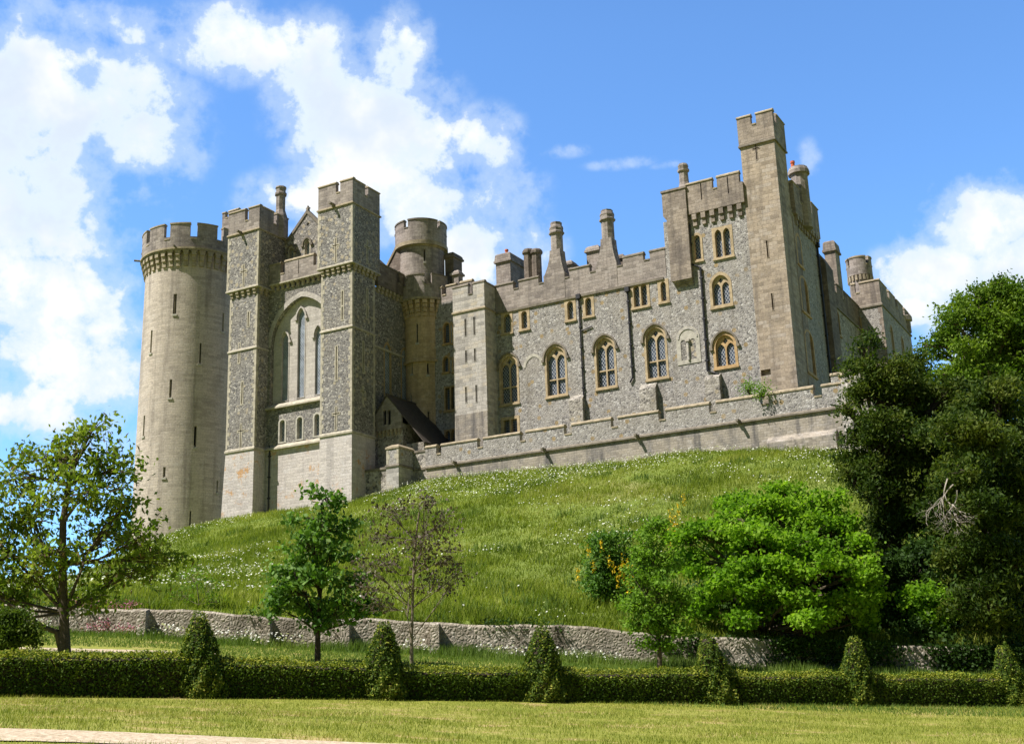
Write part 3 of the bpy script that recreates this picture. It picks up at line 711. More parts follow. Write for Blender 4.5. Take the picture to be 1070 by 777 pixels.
    chimney(t, c, 3.2, [(.75, zb_ - 2.5), (.70, zb_ - .1), (r, zb_ + .6), (r, zt_ - .95), (r + .13, zt_ - .9), (r + .13, zt_ - .7), (r + .02, zt_ - .6), (r + .02, zt_ - .2), (r + .1, zt_ - .15), (r + .06, zt_)], 8, 'stone_grey')
    return t
chapel()

# little turret top that shows between round tower and chapel
def link_wing():
    t = thing('link_wing', 'narrow battlemented wing squeezed between round tower and chapel tower', 'building', frame=(-18, 13, 15))
    pl = ('f', 13.0); a, z = m(pl, 234.3, 221); a0 = m(pl, 232, 235)[0]; a1 = a0 + 2.4
    mass(t, 'wall', 'stone_grey', a0, a1, 13.0, 16, 13, z - 1.5)
    parapet(t, pl, a0, a1, z - 1.498, z - .85, z, [(m(pl, 235.2, 230)[0], m(pl, 238.5, 230)[0])])
link_wing()

# ------------------------------------------------------------------ round stair turret in the corner
def stair_turret():
    vc = 10.6; uc, _ = fr(445, 400, vc); t = thing('stair_turret', 'slender round stair turret with corbelled crown in the shaded castle corner', 'turret', frame=(uc, vc, 16))
    k = lambda px, py, d=1.7: fr(px, py, vc - d)[1]
    Rl = (fr(462.5, 400, vc)[0] - fr(426.5, 400, vc)[0]) / 2; Rr = (fr(469.5, 300, vc)[0] - fr(423.5, 300, vc)[0]) / 2 * 1.0
    zst = k(445, 376); zcb = k(445, 330); zr = k(447, 313); zm = k(447, 284, 2); zc = k(447, 296, 2)
    sl = lambda px, y0, y1, w=.17: (ang(px, 444.5, 18.5), k(px, y1), k(px, y0), w)
    drum(t, 'lower_drum', 'stone_warm', uc, vc, Rl + .02, Rl, 16, zst, [sl(432.5, 379, 391), sl(446.3, 379, 391), sl(446.5, 429, 449), sl(431.5, 413, 428)], 48)
    drum(t, 'upper_drum', 'stone_warm', uc, vc, Rl + .1, Rl + .1, zst + .002, zr + .3, [sl(437.8, 339, 359), sl(453.7, 340, 360)], 48)
    mb = MB(); ring(mb, uc, vc, Rl - .1, Rl + .28, 0, 2 * math.pi, zst - .15, zst + .1, 48); mb.build('string_course', MAT['stone_warm'], t, 35)
    mb = MB(); n = 22
    for i in range(n):
        a = 2 * math.pi * i / n; h = zr - zcb
        for j in range(4): ring(mb, uc, vc, Rl, Rl + .1 + (Rr - Rl - .1) * (j + 1) / 4.0, a - .085, a + .085, zcb + h * j / 4, zcb + h * (j + 1) / 4 - .03, 2)
    mb.build('corbel_table', MAT['stone_warm'], t)
    mb = MB(); ring(mb, uc, vc, .6, Rr + .08, 0, 2 * math.pi, zr, zr + .22, 48); mb.build('string_course', MAT['coping'], t, 35)
    round_parapet(t, uc, vc, Rr, .35, zr + .222, zc, zm, [(8 + 60 * i, 8) for i in range(6)], 'stone_grey', 'coping_dark')
    u2 = uc - .35; ru = (fr(464, 270, vc)[0] - fr(420.5, 270, vc)[0]) / 2; zd = k(442, 257); zt = k(442, 228.5); zcr = k(430, 240.5)
    drum(t, 'top_drum', 'stone_grey', u2, vc, ru * .93, ru * .93, zr, zd, [(ang(445.7, 442.5, 23), k(445, 273), k(445, 260), .15)], 48)
    mb = MB(); ring(mb, u2, vc, .5, ru * .97, 0, 2 * math.pi, zd, zd + .12, 48); ring(mb, u2, vc, .5, ru * 1.08, 0, 2 * math.pi, zd + .12, zd + .5, 48); mb.build('string_course', MAT['coping'], t, 35)
    round_parapet(t, u2, vc, ru * 1.04, .35, zd + .502, zcr, zt, [(-35, 5.5), (25 + 18, 4), (100, 6), (160, 6), (220, 6), (270, 6)], 'stone_grey', 'coping_dark')
stair_turret()

# ------------------------------------------------------------------ set-back wall and square corner tower
VG_ = 9.0
def corner_tower():
    pl = ('f', 9.6)
    t = thing('recessed_bay', 'shaded narrow bay of gothic windows between round turret and corner tower', 'building', frame=(5, 9.6, 16))
    ops = []
    for xa, xb, y0, y1, sq in ((463.5, 470.6, 360, 336, 0), (473.6, 480, 359, 335, 0), (463, 469.6, 390, 371, 0), (473.5, 480, 389, 370, 0)):
        a0, z0 = m(pl, xa, y0); a1, _ = m(pl, xb, y0); _, z1 = m(pl, (xa + xb) / 2, y1)
        ops.append(window(pl, t, (a0 + a1) / 2, a1 - a0 + .12, z0, z1, 1, rise=.5, sw=.12, stone='window_orange', gl='square_glass', hood=False))
    for y0, y1, r in ((430, 403, 0), (463, 448, .3)):
        a0, z0 = m(pl, 464.5, y0); a1, _ = m(pl, 478, y0); _, z1 = m(pl, 471, y1)
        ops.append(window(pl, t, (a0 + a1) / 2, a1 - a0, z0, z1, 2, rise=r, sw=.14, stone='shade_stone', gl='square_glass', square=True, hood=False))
    mass(t, 'wall', 'flint_grey', 2.5, 7.0, 9.6, 14, 14, 39.4, ops)
    zt = m(pl, 471, 300)[1]
    parapet(t, pl, 2.6, 6.9, 39.402, 40.2, 41.2, [(3.5, 4.0), (5.1, 5.6)], mat='stone_grey')
    a, z = m(('f', 12), 471, 267); square_chimney(t, a - .45, a + .55, 11.6, 13.2, 37, z + .2, 'stone_weathered', .6)
    a, z = m(('f', 11), 476, 283); square_chimney(t, a - .3, a + .45, 10.8, 11.6, 37, z, 'stone_grey', .5)
    # corner tower
    vf = 7.0; pl = ('f', vf); u0, u1 = 6.36, 9.80; ps = ('s', u1)
    t = thing('corner_tower', 'square pale ashlar corner tower with paired slits left of the great range', 'tower', frame=(8, 8, 16))
    ops = []
    for x, y0, y1 in ((486.6, 351, 333), (495.8, 349.5, 331), (487.2, 379, 366), (496.4, 377, 364), (487.2, 420.5, 404), (498, 420, 402)):
        a, z0 = m(pl, x, y0); _, z1 = m(pl, x, y1); ops.append(slit(pl, t, a, z0, z1, .17, .04, 'stone_corner'))
    zs = 37.1; mass(t, 'wall', 'stone_corner', u0, u1, vf, 11.5, 14, zs, ops)
    string(t, u0, u1, vf, 11.5, zs + .1, .22, .1, 'coping')
    zc = m(pl, 491, 307)[1]; zm = m(pl, 500, 293)[1]
    parapet(t, pl, u0, u1, zs + .102, zc, zm, [(m(pl, 488.8, 305)[0], m(pl, 494, 305)[0])], mat='stone_corner', cmat='coping_dark')
    parapet(t, ps, vf + .423, 11.5, zs + .102, zc, zm, [(9.2, 9.8)], mat='stone_corner', cmat='coping_dark', ends=(-.065, .05))
    parapet(t, ('s', u0 + .42), vf + .425, 11.5, zs + .102, zc, zm, [(8.0, 10.0)], mat='stone_corner', cmat='coping_dark', ends=(-.065, .05))
    mb = MB(); mb.frust((u0 - .02, u1 + .0, vf - .25, vf), (u0 - .0, u1 - .001, vf - .01, vf), 14, m(pl, 490, 432)[1]); mb.build('battered_foot', MAT['stone_curtain'], t)
corner_tower()

# ------------------------------------------------------------------ great range
def great_range():
    v = VG_; pl = ('f', v); u0, u1 = 9.8, 27.0; zs = 37.06
    t = thing('great_range', 'long flint great range with four traceried windows and two slender chimneys', 'building', frame=(18, 9, 16))
    ops = []
    for xa, ya, xb, yb, ap in ((522.6, 424, 543.2, 420.5, 369.5), (570.6, 416, 593.8, 412, 359.5), (622.8, 407.5, 645.6, 403.5, 350), (675.2, 398, 699.4, 393.8, 339)):
        a0, z0 = m(pl, xa, ya); a1, z1 = m(pl, xb, yb); _, zt = m(pl, (xa + xb) / 2 - 1, ap)
        ops.append(window(pl, t, (a0 + a1) / 2, a1 - a0, (z0 + z1) / 2, zt, 2, rise=(a1 - a0) * .58, sw=.20, transom=.46, gl='leaded_glass'))
    for x0, x1, y0, y1 in ((524.7, 535.7, 349.5, 326), (543.2, 553.5, 345.5, 322.5), (591.2, 602, 336, 312.3), (610, 621, 332, 308.5), (689, 699.5, 317, 291.5)):
        a0, z0 = m(pl, x0, y0); a1, _ = m(pl, x1, y0); _, z1 = m(pl, (x0 + x1) / 2, y1)
        ops.append(window(pl, t, (a0 + a1) / 2, a1 - a0 + .1, z0, z1, 1, rise=.3, sw=.27, square=True, gl='leaded_glass'))
    a0, z0 = m(pl, 660.6, 323); a1, _ = m(pl, 679.4, 319); _, z1 = m(pl, 669, 295.5)
    ops.append(window(pl, t, (a0 + a1) / 2, a1 - a0 + .05, z0, z1, 2, rise=.3, sw=.24, square=True, gl='leaded_glass'))
    a0, z0 = m(pl, 524, 455); a1, _ = m(pl, 543.5, 452); _, z1 = m(pl, 534, 435)
    ops.append(window(pl, t, (a0 + a1) / 2, a1 - a0, z0, z1, 2, rise=0, sw=.26, square=True, gl='square_glass'))
    mass(t, 'wall', 'flint_grey', u0, u1, v, 16, 14, zs, ops)
    mb = MB(); mb.box(u0, u1 - .3, v - .14, v, zs - .22, zs - .002); mb.build('string_course', MAT['coping_dark'], t)
    zc, zm = m(pl, 565, 295.5)[1], m(pl, 600, 278.5)[1]
    A = lambda x, y: m(pl, x, y)[0]
    gaps = [(536, 542, 299), (562.5, 568, 294), (589.5, 595, 288), (616, 623, 283), (643.8, 651, 277), (672, 679, 271)]
    parapet(t, pl, u0, u1 - .05, zs, zc, zm, [(A(a, y), A(b, y)) for a, b, y in gaps], mat='stone_grey', cmat='coping_dark', th=.5, bare=(2, 4))
    mb = MB(); mb.box(u0, u1, v + .5, 16, zs, zs + .2); mb.build('roof', MAT['slate'], t)
    # the two chimneys that grow out of the parapet
    for xb0, xb1, yb, xs0, xs1, ys, yt, ycap in ((568.5, 590, 289, 574.3, 584.6, 262, 231, 243), (622.3, 644.5, 279, 627.5, 638.5, 250, 218, 229)):
        b0, zb = m(pl, xb0, yb); b1, _ = m(pl, xb1, yb); s0, zs_ = m(pl, xs0, ys); s1, _ = m(pl, xs1, ys); _, zt = m(pl, (xs0 + xs1) / 2, yt); _, zk = m(pl, (xs0 + xs1) / 2, ycap)
        c = (s0 + s1) / 2; r = (s1 - s0) / 2 * 1.04; dv = v + .55; mb = MB(); d0 = dv - v + .03
        n = 7; secs = []
        for i in range(n + 1):
            f = i / n; e = (1 - f) ** 1.9; hw0, hw1 = r + (c - b0 - r) * e, r + (b1 - c - r) * e; hd = r + (d0 - r) * e; z = zb + (zs_ - zb) * f
            secs.append((c - hw0, c + hw1, dv - hd, dv + hd, z))
        for p, q in zip(secs, secs[1:]): mb.frust(p[:4], q[:4], p[4], q[4] + .0)
        mb.frust(secs[0][:4], secs[0][:4], zs - .0, zb)
        mb.lathe(c, dv, [(r * 1.08, zs_ - .6), (r * 1.06, zk), (r * 1.38, zk + .02), (r * 1.38, zk + .16), (r * 1.2, zk + .25), (r * 1.2, zk + .48), (r * 1.26, zk + .52), (r * 1.16, zk + .75), (r * 1.0, zk + .85), (r * 1.04, zt)], 8, R(22.5))
        mb.build('chimney', MAT['stone_grey'], t)
    # stacks behind the parapet
    q = ('f', 12.2); a0, z0 = m(q, 518.5, 290); a1, _ = m(q, 533.5, 288); _, z1 = m(q, 526, 264); square_chimney(t, a0, a1, 12.2, 15.6, zs, z1, 'stone_grey', .95, pot=((a0 + a1) / 2, 13))
    for x in (552, 560.3):
        q = ('f', 11.2); a, z1 = m(q, x, 261); chimney(t, a, 11.2, [(.46, zs), (.46, z1 - .5), (.60, z1 - .42), (.60, z1 - .2), (.48, z1)], 8, 'stone_weathered')
    q = ('f', 11.5); a0, _ = m(q, 612.5, 260); a1, z1 = m(q, 625, 255); square_chimney(t, a0, a1, 11.5, 12.6, zs, z1, 'stone_grey', .6)
    a0, _ = m(q, 644, 268); a1, z1 = m(q, 651, 264.5); square_chimney(t, a0, a1, 11.5, 12.6, zs, z1, 'stone_weathered', .5)
    a0, _ = m(q, 589, 285); a1, z1 = m(q, 597, 272); square_chimney(t, a0, a1, 11.5, 12.6, zs, z1 + .1, 'stone_grey', .5)
    # drainpipes
    pipe(t, pl, [(18.5, zs - .3), (18.52, 27.5)], .07); pipe(t, pl, [(23.27, zs - .6), (23.27, 28.6), (23.0, 28.2)], .085)
    mb = MB(); mb.tube([(18.6, v - .1, m(pl, 607, 346)[1]), (m(pl, 619, 341)[0], v - .1, m(pl, 619, 341)[1])], .06, 6); mb.build('branch_pipe', MAT['lead_pipe'], t)
    # shallow buttresses
    for x0, x1, yt in ((594, 608.3, 414.5), (667.5, 684.5, 403)):
        a0, z = m(('f', v - .5), x0, yt); a1, _ = m(('f', v - .5), x1, yt); mb = MB(); mb.frust((a0, a1, v - .5, v), (a0, a1, v - .5, v), 15, z - .35); mb.frust((a0, a1, v - .5, v), (a0, a1, v - .04, v), z - .35, z + .15); mb.build('buttress', MAT['flint_rough'], t)
    # blocked norman arch and a round-headed relic with two blind openings
    a, z = m(pl, 557, 369); mb = MB(); o = arc(a, 2.1, z - 1.25, 1.2, 8); i = arc(a, 1.6, z - 1.25, .92, 8); mb.panel(pl, o + i[::-1], (), -.04, 0); mb.build('blocked_arch', MAT['pale_stone'], t)
    a0, z0 = m(pl, 708.5, 382); a1, _ = m(pl, 733, 378); _, z1 = m(pl, 720, 340.5); c = (a0 + a1) / 2; w = a1 - a0; zsp = z1 - w / 2
    hs = [archpoly(c + s * w * .2, w * .24, z0 + .35, zsp - .35, w * .12, 6) for s in (-1, 1)]
    mb = MB(); mb.panel(pl, archpoly(c, w, z0, zsp, w / 2, 8), hs, -.05, .0); arch = mb.build('norman_arch', MAT['pale_stone'], t)
    mb = MB(); o = arc(c, w * .86, zsp, w * .43, 8); i = arc(c, w * .74, zsp, w * .37, 8); mb.panel(pl, o + i[::-1], (), -.10, -.045)
    mb.tube([(c, v - .1, z0 + .3), (c, v - .1, zsp - .25)], .1, 8); mb.box(c - .18, c + .18, v - .25, v - .045, zsp - .32, zsp - .1); mb.build('arch_shaft', MAT['stone_corner'], arch)
    mb = MB(); 
    for h in hs: mb.panel(pl, h, (), -.012)
    mb.build('blind_panel', MAT['flint_dark'], arch)
great_range()

# ------------------------------------------------------------------ high block with the tall turret
UT = 37.5
def high_block():
    v = VG_; pl = ('f', v); ps = ('s', UT); u0 = 27.0; ut0 = 34.52
    t = thing('high_tower_block', 'highest castle block with tall square lookout turret on its right corner', 'tower', frame=(32, 9, 16))
    A = lambda x, y: m(pl, x, y)[0]; Z = lambda x, y: m(pl, x, y)[1]
    ops = []
    for xa, ya, xb, yb, ap, hood in ((743, 323, 766.3, 318, 283.5, False), (746.6, 386, 772, 382, 346, True)):
        a0, z0 = m(pl, xa, ya); a1, z1 = m(pl, xb, yb); _, zt = m(pl, (xa + xb) / 2 - 1, ap)
        ops.append(window(pl, t, (a0 + a1) / 2, a1 - a0, (z0 + z1) / 2, zt, 2, rise=(a1 - a0) * .6, sw=.24, stone='window_stone' if not hood else 'window_orange', hood=hood))
    a0, z0 = m(pl, 724.3, 274); a1, _ = m(pl, 735.5, 272); _, z1 = m(pl, 728.5, 243); ops.append(window(pl, t, (a0 + a1) / 2, a1 - a0, z0, z1, 1, rise=.55, sw=.2, hood=False))
    a0, z0 = m(pl, 746, 271.5); a1, _ = m(pl, 767.5, 267.5); _, z1 = m(pl, 755, 236.5)
    ops.append(window(pl, t, (a0 + a1) / 2, a1 - a0, z0, z1, 2, rise=.5, sw=.24, square=True))
    zk = Z(750, 226); mass(t, 'wall', 'flint_grey', u0, ut0, v, 18, 14, zk + .6, ops, left=True)
    # projecting parapet on corbels
    fx0, fx1 = A(718.5, 200), ut0; zb = zk + .62
    pf = ('f', v - .32); zc, zm = fr(746.5, 196.5, v - .32)[1], fr(758, 181, v - .32)[1]
    corbels(t, [(pl, fx0 + .1, fx1 - .1)], zk - .45, zk + .6, .30, .86, .40, 'stone_tan')
    mb = MB(); mb.box(fx0, fx1, v - .32, v + .1, zb, zb + .3); mb.build('parapet_base', MAT['stone_tan'], t)
    B = lambda x, y: fr(x, y, v - .32)[0]
    parapet(t, pf, fx0, fx1, zb + .302, zc, zm, [(B(744, 195), B(749.2, 194)), (B(772.3, 190), fx1)], mat='stone_tan', slots=(B(733, 205), B(761, 199)))
    mb = MB(); mb.box(u0 + .4, ut0, v + .1, 18, zk + .3, zk + .7); mb.build('roof', MAT['slate'], t)
    # projecting flue between the ranges
    vf = v - .48; q = ('f', vf); a0, zt = m(q, 691, 199); a1, _ = m(q, 715.5, 193); _, zj = m(q, 692, 232); _, zb_ = m(q, 705, 293.5)
    mb = MB(); mb.box(a0 + .32, a1, vf, v, zb_, zj); mb.frust((a0 + .32, a1, vf, v), (a0, a1, vf, v), zj, zj + .5); mb.box(a0, a1, vf, v + 2, zj + .5, zt - .3); mb.box(a0 - .08, a1 + .08, vf - .08, v + 2.1, zt - .3, zt - .12)
    mb.frust((a0 - .08, a1 + .08, vf - .08, v + 2.1), (a0 + .1, a1 - .1, vf + .5, v + 1.5), zt - .12, zt + .15)
    for k in range(3): mb.box(a0 + .45 + .04 * k, a1 - .05, vf + .14 * (k + 1), v, zb_ - .16 * (k + 1), zb_ - .16 * k - .004)
    mb.build('chimney_breast', MAT['stone_tan'], t)
    c, z1 = m(('f', v + .3), 713.5, 172); chimney(t, c, v + .3, [(.6, zt - .2), (.42, zt + .5), (.38, z1 - .75), (.52, z1 - .7), (.52, z1 - .5), (.40, z1 - .45), (.47, z1 - .2), (.40, z1)], 8, 'stone_grey')
    pipe(t, pl, [(A(721, 235), Z(721, 235)), (A(722.3, 274), Z(722.3, 276)), (A(732.5, 280), Z(732.5, 280)), (A(740, 388), Z(740, 388)), (A(751, 392), Z(751, 391)), (A(754, 416), Z(754, 416))], .10, hopper=False)
    a0, z = m(('f', v - .6), 735.5, 392); a1, _ = m(('f', v - .6), 751, 390); mb = MB(); mb.frust((a0, a1, v - .6, v), (a0, a1, v - .6, v), 15, z - .3); mb.frust((a0, a1, v - .6, v), (a0, a1, v - .04, v), z - .3, z + .1); mb.build('buttress', MAT['flint_rough'], t)
    # the tall turret
    vt0, vt1 = v - .06, v + 3.1; q = ('f', vt0); zs = 47.25; zt = 50.05
    hs = []
    a, z0 = m(q, 791, 167); _, z1 = m(q, 790, 150); hs_up = [slit(q, t, a, z0, z1, .09, .05, 'stone_tan', cross=.28)]
    for x, y0, y1 in ((802.6, 269, 251), (808, 324, 306)): a, z0 = m(q, x, y0); _, z1 = m(q, x, y1); hs_up.append(slit(q, t, a, z0, z1, .13, .05, 'stone_gold'))
    a0, z0 = m(q, 795.5, 393); a1, z1 = m(q, 805, 385); hole = rect(a0, a1, z0, z1)
    sh = []
    for x0, x1, y0, y1 in ((834, 838.6, 276, 246), (838.6, 845.8, 325, 291), (844.5, 852.5, 389, 347.5)):
        b0, z0 = m(ps, x0, y0); b1, _ = m(ps, x1, y0); _, z1 = m(ps, (x0 + x1) / 2 - 1, y1); sh.append(window(ps, t, (b0 + b1) / 2, b1 - b0 + .3, z0, z1, 1, rise=.9, sw=.26, stone='window_orange', hood=False, deep=.4))
    mb = MB(); mb.panel(q, rect(ut0, UT, 14, zs), hs_up + [hole], d1=None); mb.panel(q, hole, (), .4); mb.panel(('s', UT), rect(vt0, vt1, 14, zs)); mb.panel(('s', ut0), rect(vt0, vt1, zk, zs))
    for x in (0,): mb.add([(ut0, vt1, zk), (UT, vt1, zk), (UT, vt1, zs), (ut0, vt1, zs)], [(0, 1, 2, 3)]); mb.add([(ut0, vt0, zs), (UT, vt0, zs), (UT, vt1, zs), (ut0, vt1, zs)], [(0, 1, 2, 3)])
    mb.add([(ut0, vt0, 14), (ut0, vt1, 14), (ut0, vt1, zs), (ut0, vt0, zs)], [(3, 2, 1, 0)])
    n = 4; mb.add([P(q, a, z, 0) for a, z in hole] + [P(q, a, z, .4) for a, z in hole], [(k, n + k, n + (k + 1) % n, (k + 1) % n) for k in range(n)])
    mb.build('turret_wall', MAT['stone_gold'], t)
    string(t, ut0 - .05, UT + .05, vt0 - .05, vt1 + .05, zs + .1, .24, .1, 'coping_dark')
    o = .09; zcr = fr(787, 129.5, vt0 - o)[1]; q2 = ('f', vt0 - o)
    parapet(t, q2, ut0 - o, UT + o, zs + .102, zcr, zt, [(fr(784, 125, vt0 - o)[0], fr(789.8, 125, vt0 - o)[0])], mat='stone_tan', cmat='coping')
    parapet(t, ('s', UT + o), vt0 - o + .423, vt1 + o, zs + .102, zcr, zt, [(sd(808, 130, UT + o)[0], sd(811.4, 130, UT + o)[0])], mat='stone_tan', ends=(-.065, .05))
    parapet(t, ('s', ut0 - o + .42), vt0 - o + .425, vt1 + o, zs + .102, zcr, zt, [(9.6, 11.2)], mat='stone_tan', ends=(-.065, .05))
    parapet(t, ('f', vt1 + o - .42), ut0 - o + .43, UT + o - .43, zs + .102, zcr, zt, [(35.7, 36.3)], mat='stone_tan', ends=(-.065, -.065))
    # shaded right flank with its own corbelled parapet
    z2 = sd(846, 246, UT)[1]; v2 = 19.6
    mb = MB(); mb.panel(ps, rect(vt1 + .002, v2, 14, z2 + .9), sh); mb.panel(('f', v2), rect(u0, UT, 14, z2 + .9)); mb.build('flank_wall', MAT['flint_grey'], t)
    mb = MB(); mb.panel(('s', UT + .03), rect(vt1, vt1 + 1.7, 14, z2), (), 0, .03); mb.build('flank_pier', MAT['stone_tan'], t)
    corbels(t, [(ps, vt1 + .6, v2)], z2 - .45, z2 + .4, .30, .8, .4, 'stone_tan')
    z3 = sd(848, 215, UT)[1]; zz = sd(848, 228, UT)[1]; p3 = ('s', UT + .3)
    parapet(t, p3, vt1 + .3, v2 + .2, z2 + .4, zz, z3, [(14.2, 14.9), (17.0, 17.7)], mat='stone_tan')
    mb = MB(); mb.box(ut0 + .1, UT - .1, vt1 + .1, v2, z2 + .7, z2 + .9); mb.build('leads', MAT['slate'], t)
    mb = MB(); mb.box(33.5, UT - .5, 12.5, 15.5, zk, z3 + .1); mb.build('stair_head', MAT['stone_tan'], t)
    c, zt4 = fr(834, 176, 15.5); chimney(t, c, 15.5, [(.78, z2), (.74, zt4 - .7), (.95, zt4 - .65), (.95, zt4 - .35), (.8, zt4)], 12, 'stone_grey', pot=(-.45, .2, .8))
    pb = ('s', UT); pipe(t, pb, [(v2 - .6, z2 - .5), (v2 - .5, 22)], .1)
high_block()

# ------------------------------------------------------------------ east range and far block
def east_range():
    t = thing('east_range', 'shaded east range with a tall square chimney receding behind the high block', 'building', frame=(36, 24, 16))
    ps = ('s', UT); v2 = 19.65; v3 = 27.5
    b = ('s', UT + .55); vb = v2 + 2.4; zb = sd(856, 262, UT + .55)[1]
    mb = MB(); mb.box(UT - 1, UT + .55, v2, vb, 14, zb - .6); mb.frust((UT - 1, UT + .55, v2, vb), (UT - 1, UT, v2, vb), zb - .598, zb + .5); mb.build('buttress', MAT['stone_weathered'], t)
    zs = sd(875, 321, UT)[1]; zt = sd(872, 293, UT)[1]; ops = []
    for x0, x1, y0, y1 in ((870, 873.2, 352, 322), (876.3, 878.6, 350, 327)):
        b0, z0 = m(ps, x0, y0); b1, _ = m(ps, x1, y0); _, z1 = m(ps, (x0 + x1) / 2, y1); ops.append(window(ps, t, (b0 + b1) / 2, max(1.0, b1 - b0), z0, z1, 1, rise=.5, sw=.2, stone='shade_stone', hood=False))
    mb = MB(); mb.panel(ps, rect(vb, 36, 14, zs), ops); mb.add([(UT, vb, zs), (UT, 36, zs), (UT - 8, 36, zs), (UT - 8, vb, zs)], [(0, 1, 2, 3)]); mb.build('wall', MAT['flint_rough'], t)
    mb = MB(); mb.box(UT - .2, UT + .14, vb, 36, zs - .2, zs); mb.build('string_course', MAT['coping_dark'], t)
    parapet(t, ps, vb, 36, zs + .002, zs + (zt - zs) * .55, zt, [(vb + 2.2, vb + 2.9), (vb + 5.0, vb + 5.7)], mat='stone_weathered', cmat='coping_dark')
    for y in (368, 400):
        mb = MB(); z = sd(868, y, UT)[1]; mb.add([P(ps, a, zz, d) for a in (vb + .4, vb + 3.6) for zz, d in ((z, 0), (z - .9, -.7), (z - 1.05, -.7), (z - .25, 0))], [(0, 1, 5, 4), (1, 2, 6, 5), (2, 3, 7, 6), (0, 3, 2, 1), (4, 5, 6, 7)]); mb.build('lean_to_ledge', MAT['slate'], t)
    c0, _ = fr(865, 300, 26); c1, _ = fr(876.5, 300, 26); _, zt = fr(868, 251, 26)
    square_chimney(t, c0, c1, 26, 27.6, zs - 3, zt, 'stone_tan', 1.1)
    # far block
    t = thing('far_tower_block', 'distant battlemented block with small round turret on its roof at right', 'tower', frame=(42, 37, 16))
    vf = 33.0; pl = ('f', vf); u0 = UT - .5; u1 = fr(922.5, 330, vf)[0]; zs = fr(900, 320.5, vf)[1]; zt = fr(900, 293.5, vf)[1]; zc = fr(900, 305, vf)[1]
    a0, z0 = m(pl, 893.5, 357); a1, _ = m(pl, 901, 356); _, z1 = m(pl, 896.5, 328)
    mass(t, 'wall', 'flint_grey', u0, u1, vf, vf + 13, 12, zs, [window(pl, t, (a0 + a1) / 2, a1 - a0 + .3, z0, z1, 1, rise=.7, sw=.28, stone='shade_stone', gl='square_glass', hood=False)],
         [window(('s', u1), t, vf + x, 1.1, zs - 4.5, zs - 1.4, 1, rise=.6, sw=.22, stone='shade_stone', gl='square_glass', hood=False) for x in (3.2, 8.0)])
    quoins(t, [(u1, vf, -1, 1)], 14, zs - .3, 'stone_tan', .6); mb = MB(); mb.panel(('f', vf - .02), rect(u0, a0 - .3, 14, zs), (), 0, .02); mb.build('ashlar_strip', MAT['stone_tan'], t)
    string(t, u0, u1, vf, vf + 13, zs + .1, .3, .12, 'coping_dark')
    G = lambda x: fr(x, 303, vf)[0]
    parapet(t, pl, u0, u1, zs + .102, zc, zt, [(G(893.2), G(898.2))], mat='stone_tan')
    parapet(t, ('s', u1), vf + .423, vf + 13, zs + .102, zc, zt, [(vf + 3.2, vf + 4.2), (vf + 6.8, vf + 7.8), (vf + 10.3, vf + 11.2)], mat='stone_tan', ends=(-.065, .05))
    parapet(t, ('f', vf + 12.5), u0, u1 - .43, zs + .102, zc, zt, [(u0 + 2, u0 + 3)], mat='stone_tan')
    vt = vf + 5; ct, _ = fr(898.3, 285, vt); r = (fr(911.5, 285, vt)[0] - fr(885, 285, vt)[0]) / 2; zb = fr(898, 296, vt)[1]; zm = fr(898, 267, vt - 1)[1]; zq = fr(898, 276, vt - 1)[1]
    drum(t, 'roof_turret', 'stone_grey', ct, vt, r * .9, r * .9, zs, zb + .6)
    mb = MB()
    for k in range(20): a = 2 * math.pi * k / 20; ring(mb, ct, vt, r * .8, r * 1.02, a - .09, a + .09, zb, zb + .55, 2)
    mb.build('corbel_table', MAT['corbel_stone'], t)
    round_parapet(t, ct, vt, r, .4, zb + .6, zq, zm, [(-52, 6), (42, 8), (100, 8), (160, 8), (220, 8), (265, 8)], 'stone_grey')
    q = ('f', vf + 12); c, z1 = m(q, 943, 329); chimney(t, c, vf + 12, [(.75, zs), (.75, z1 - .8), (.95, z1 - .75), (.95, z1 - .3), (.8, z1)], 8, 'stone_grey')
east_range()

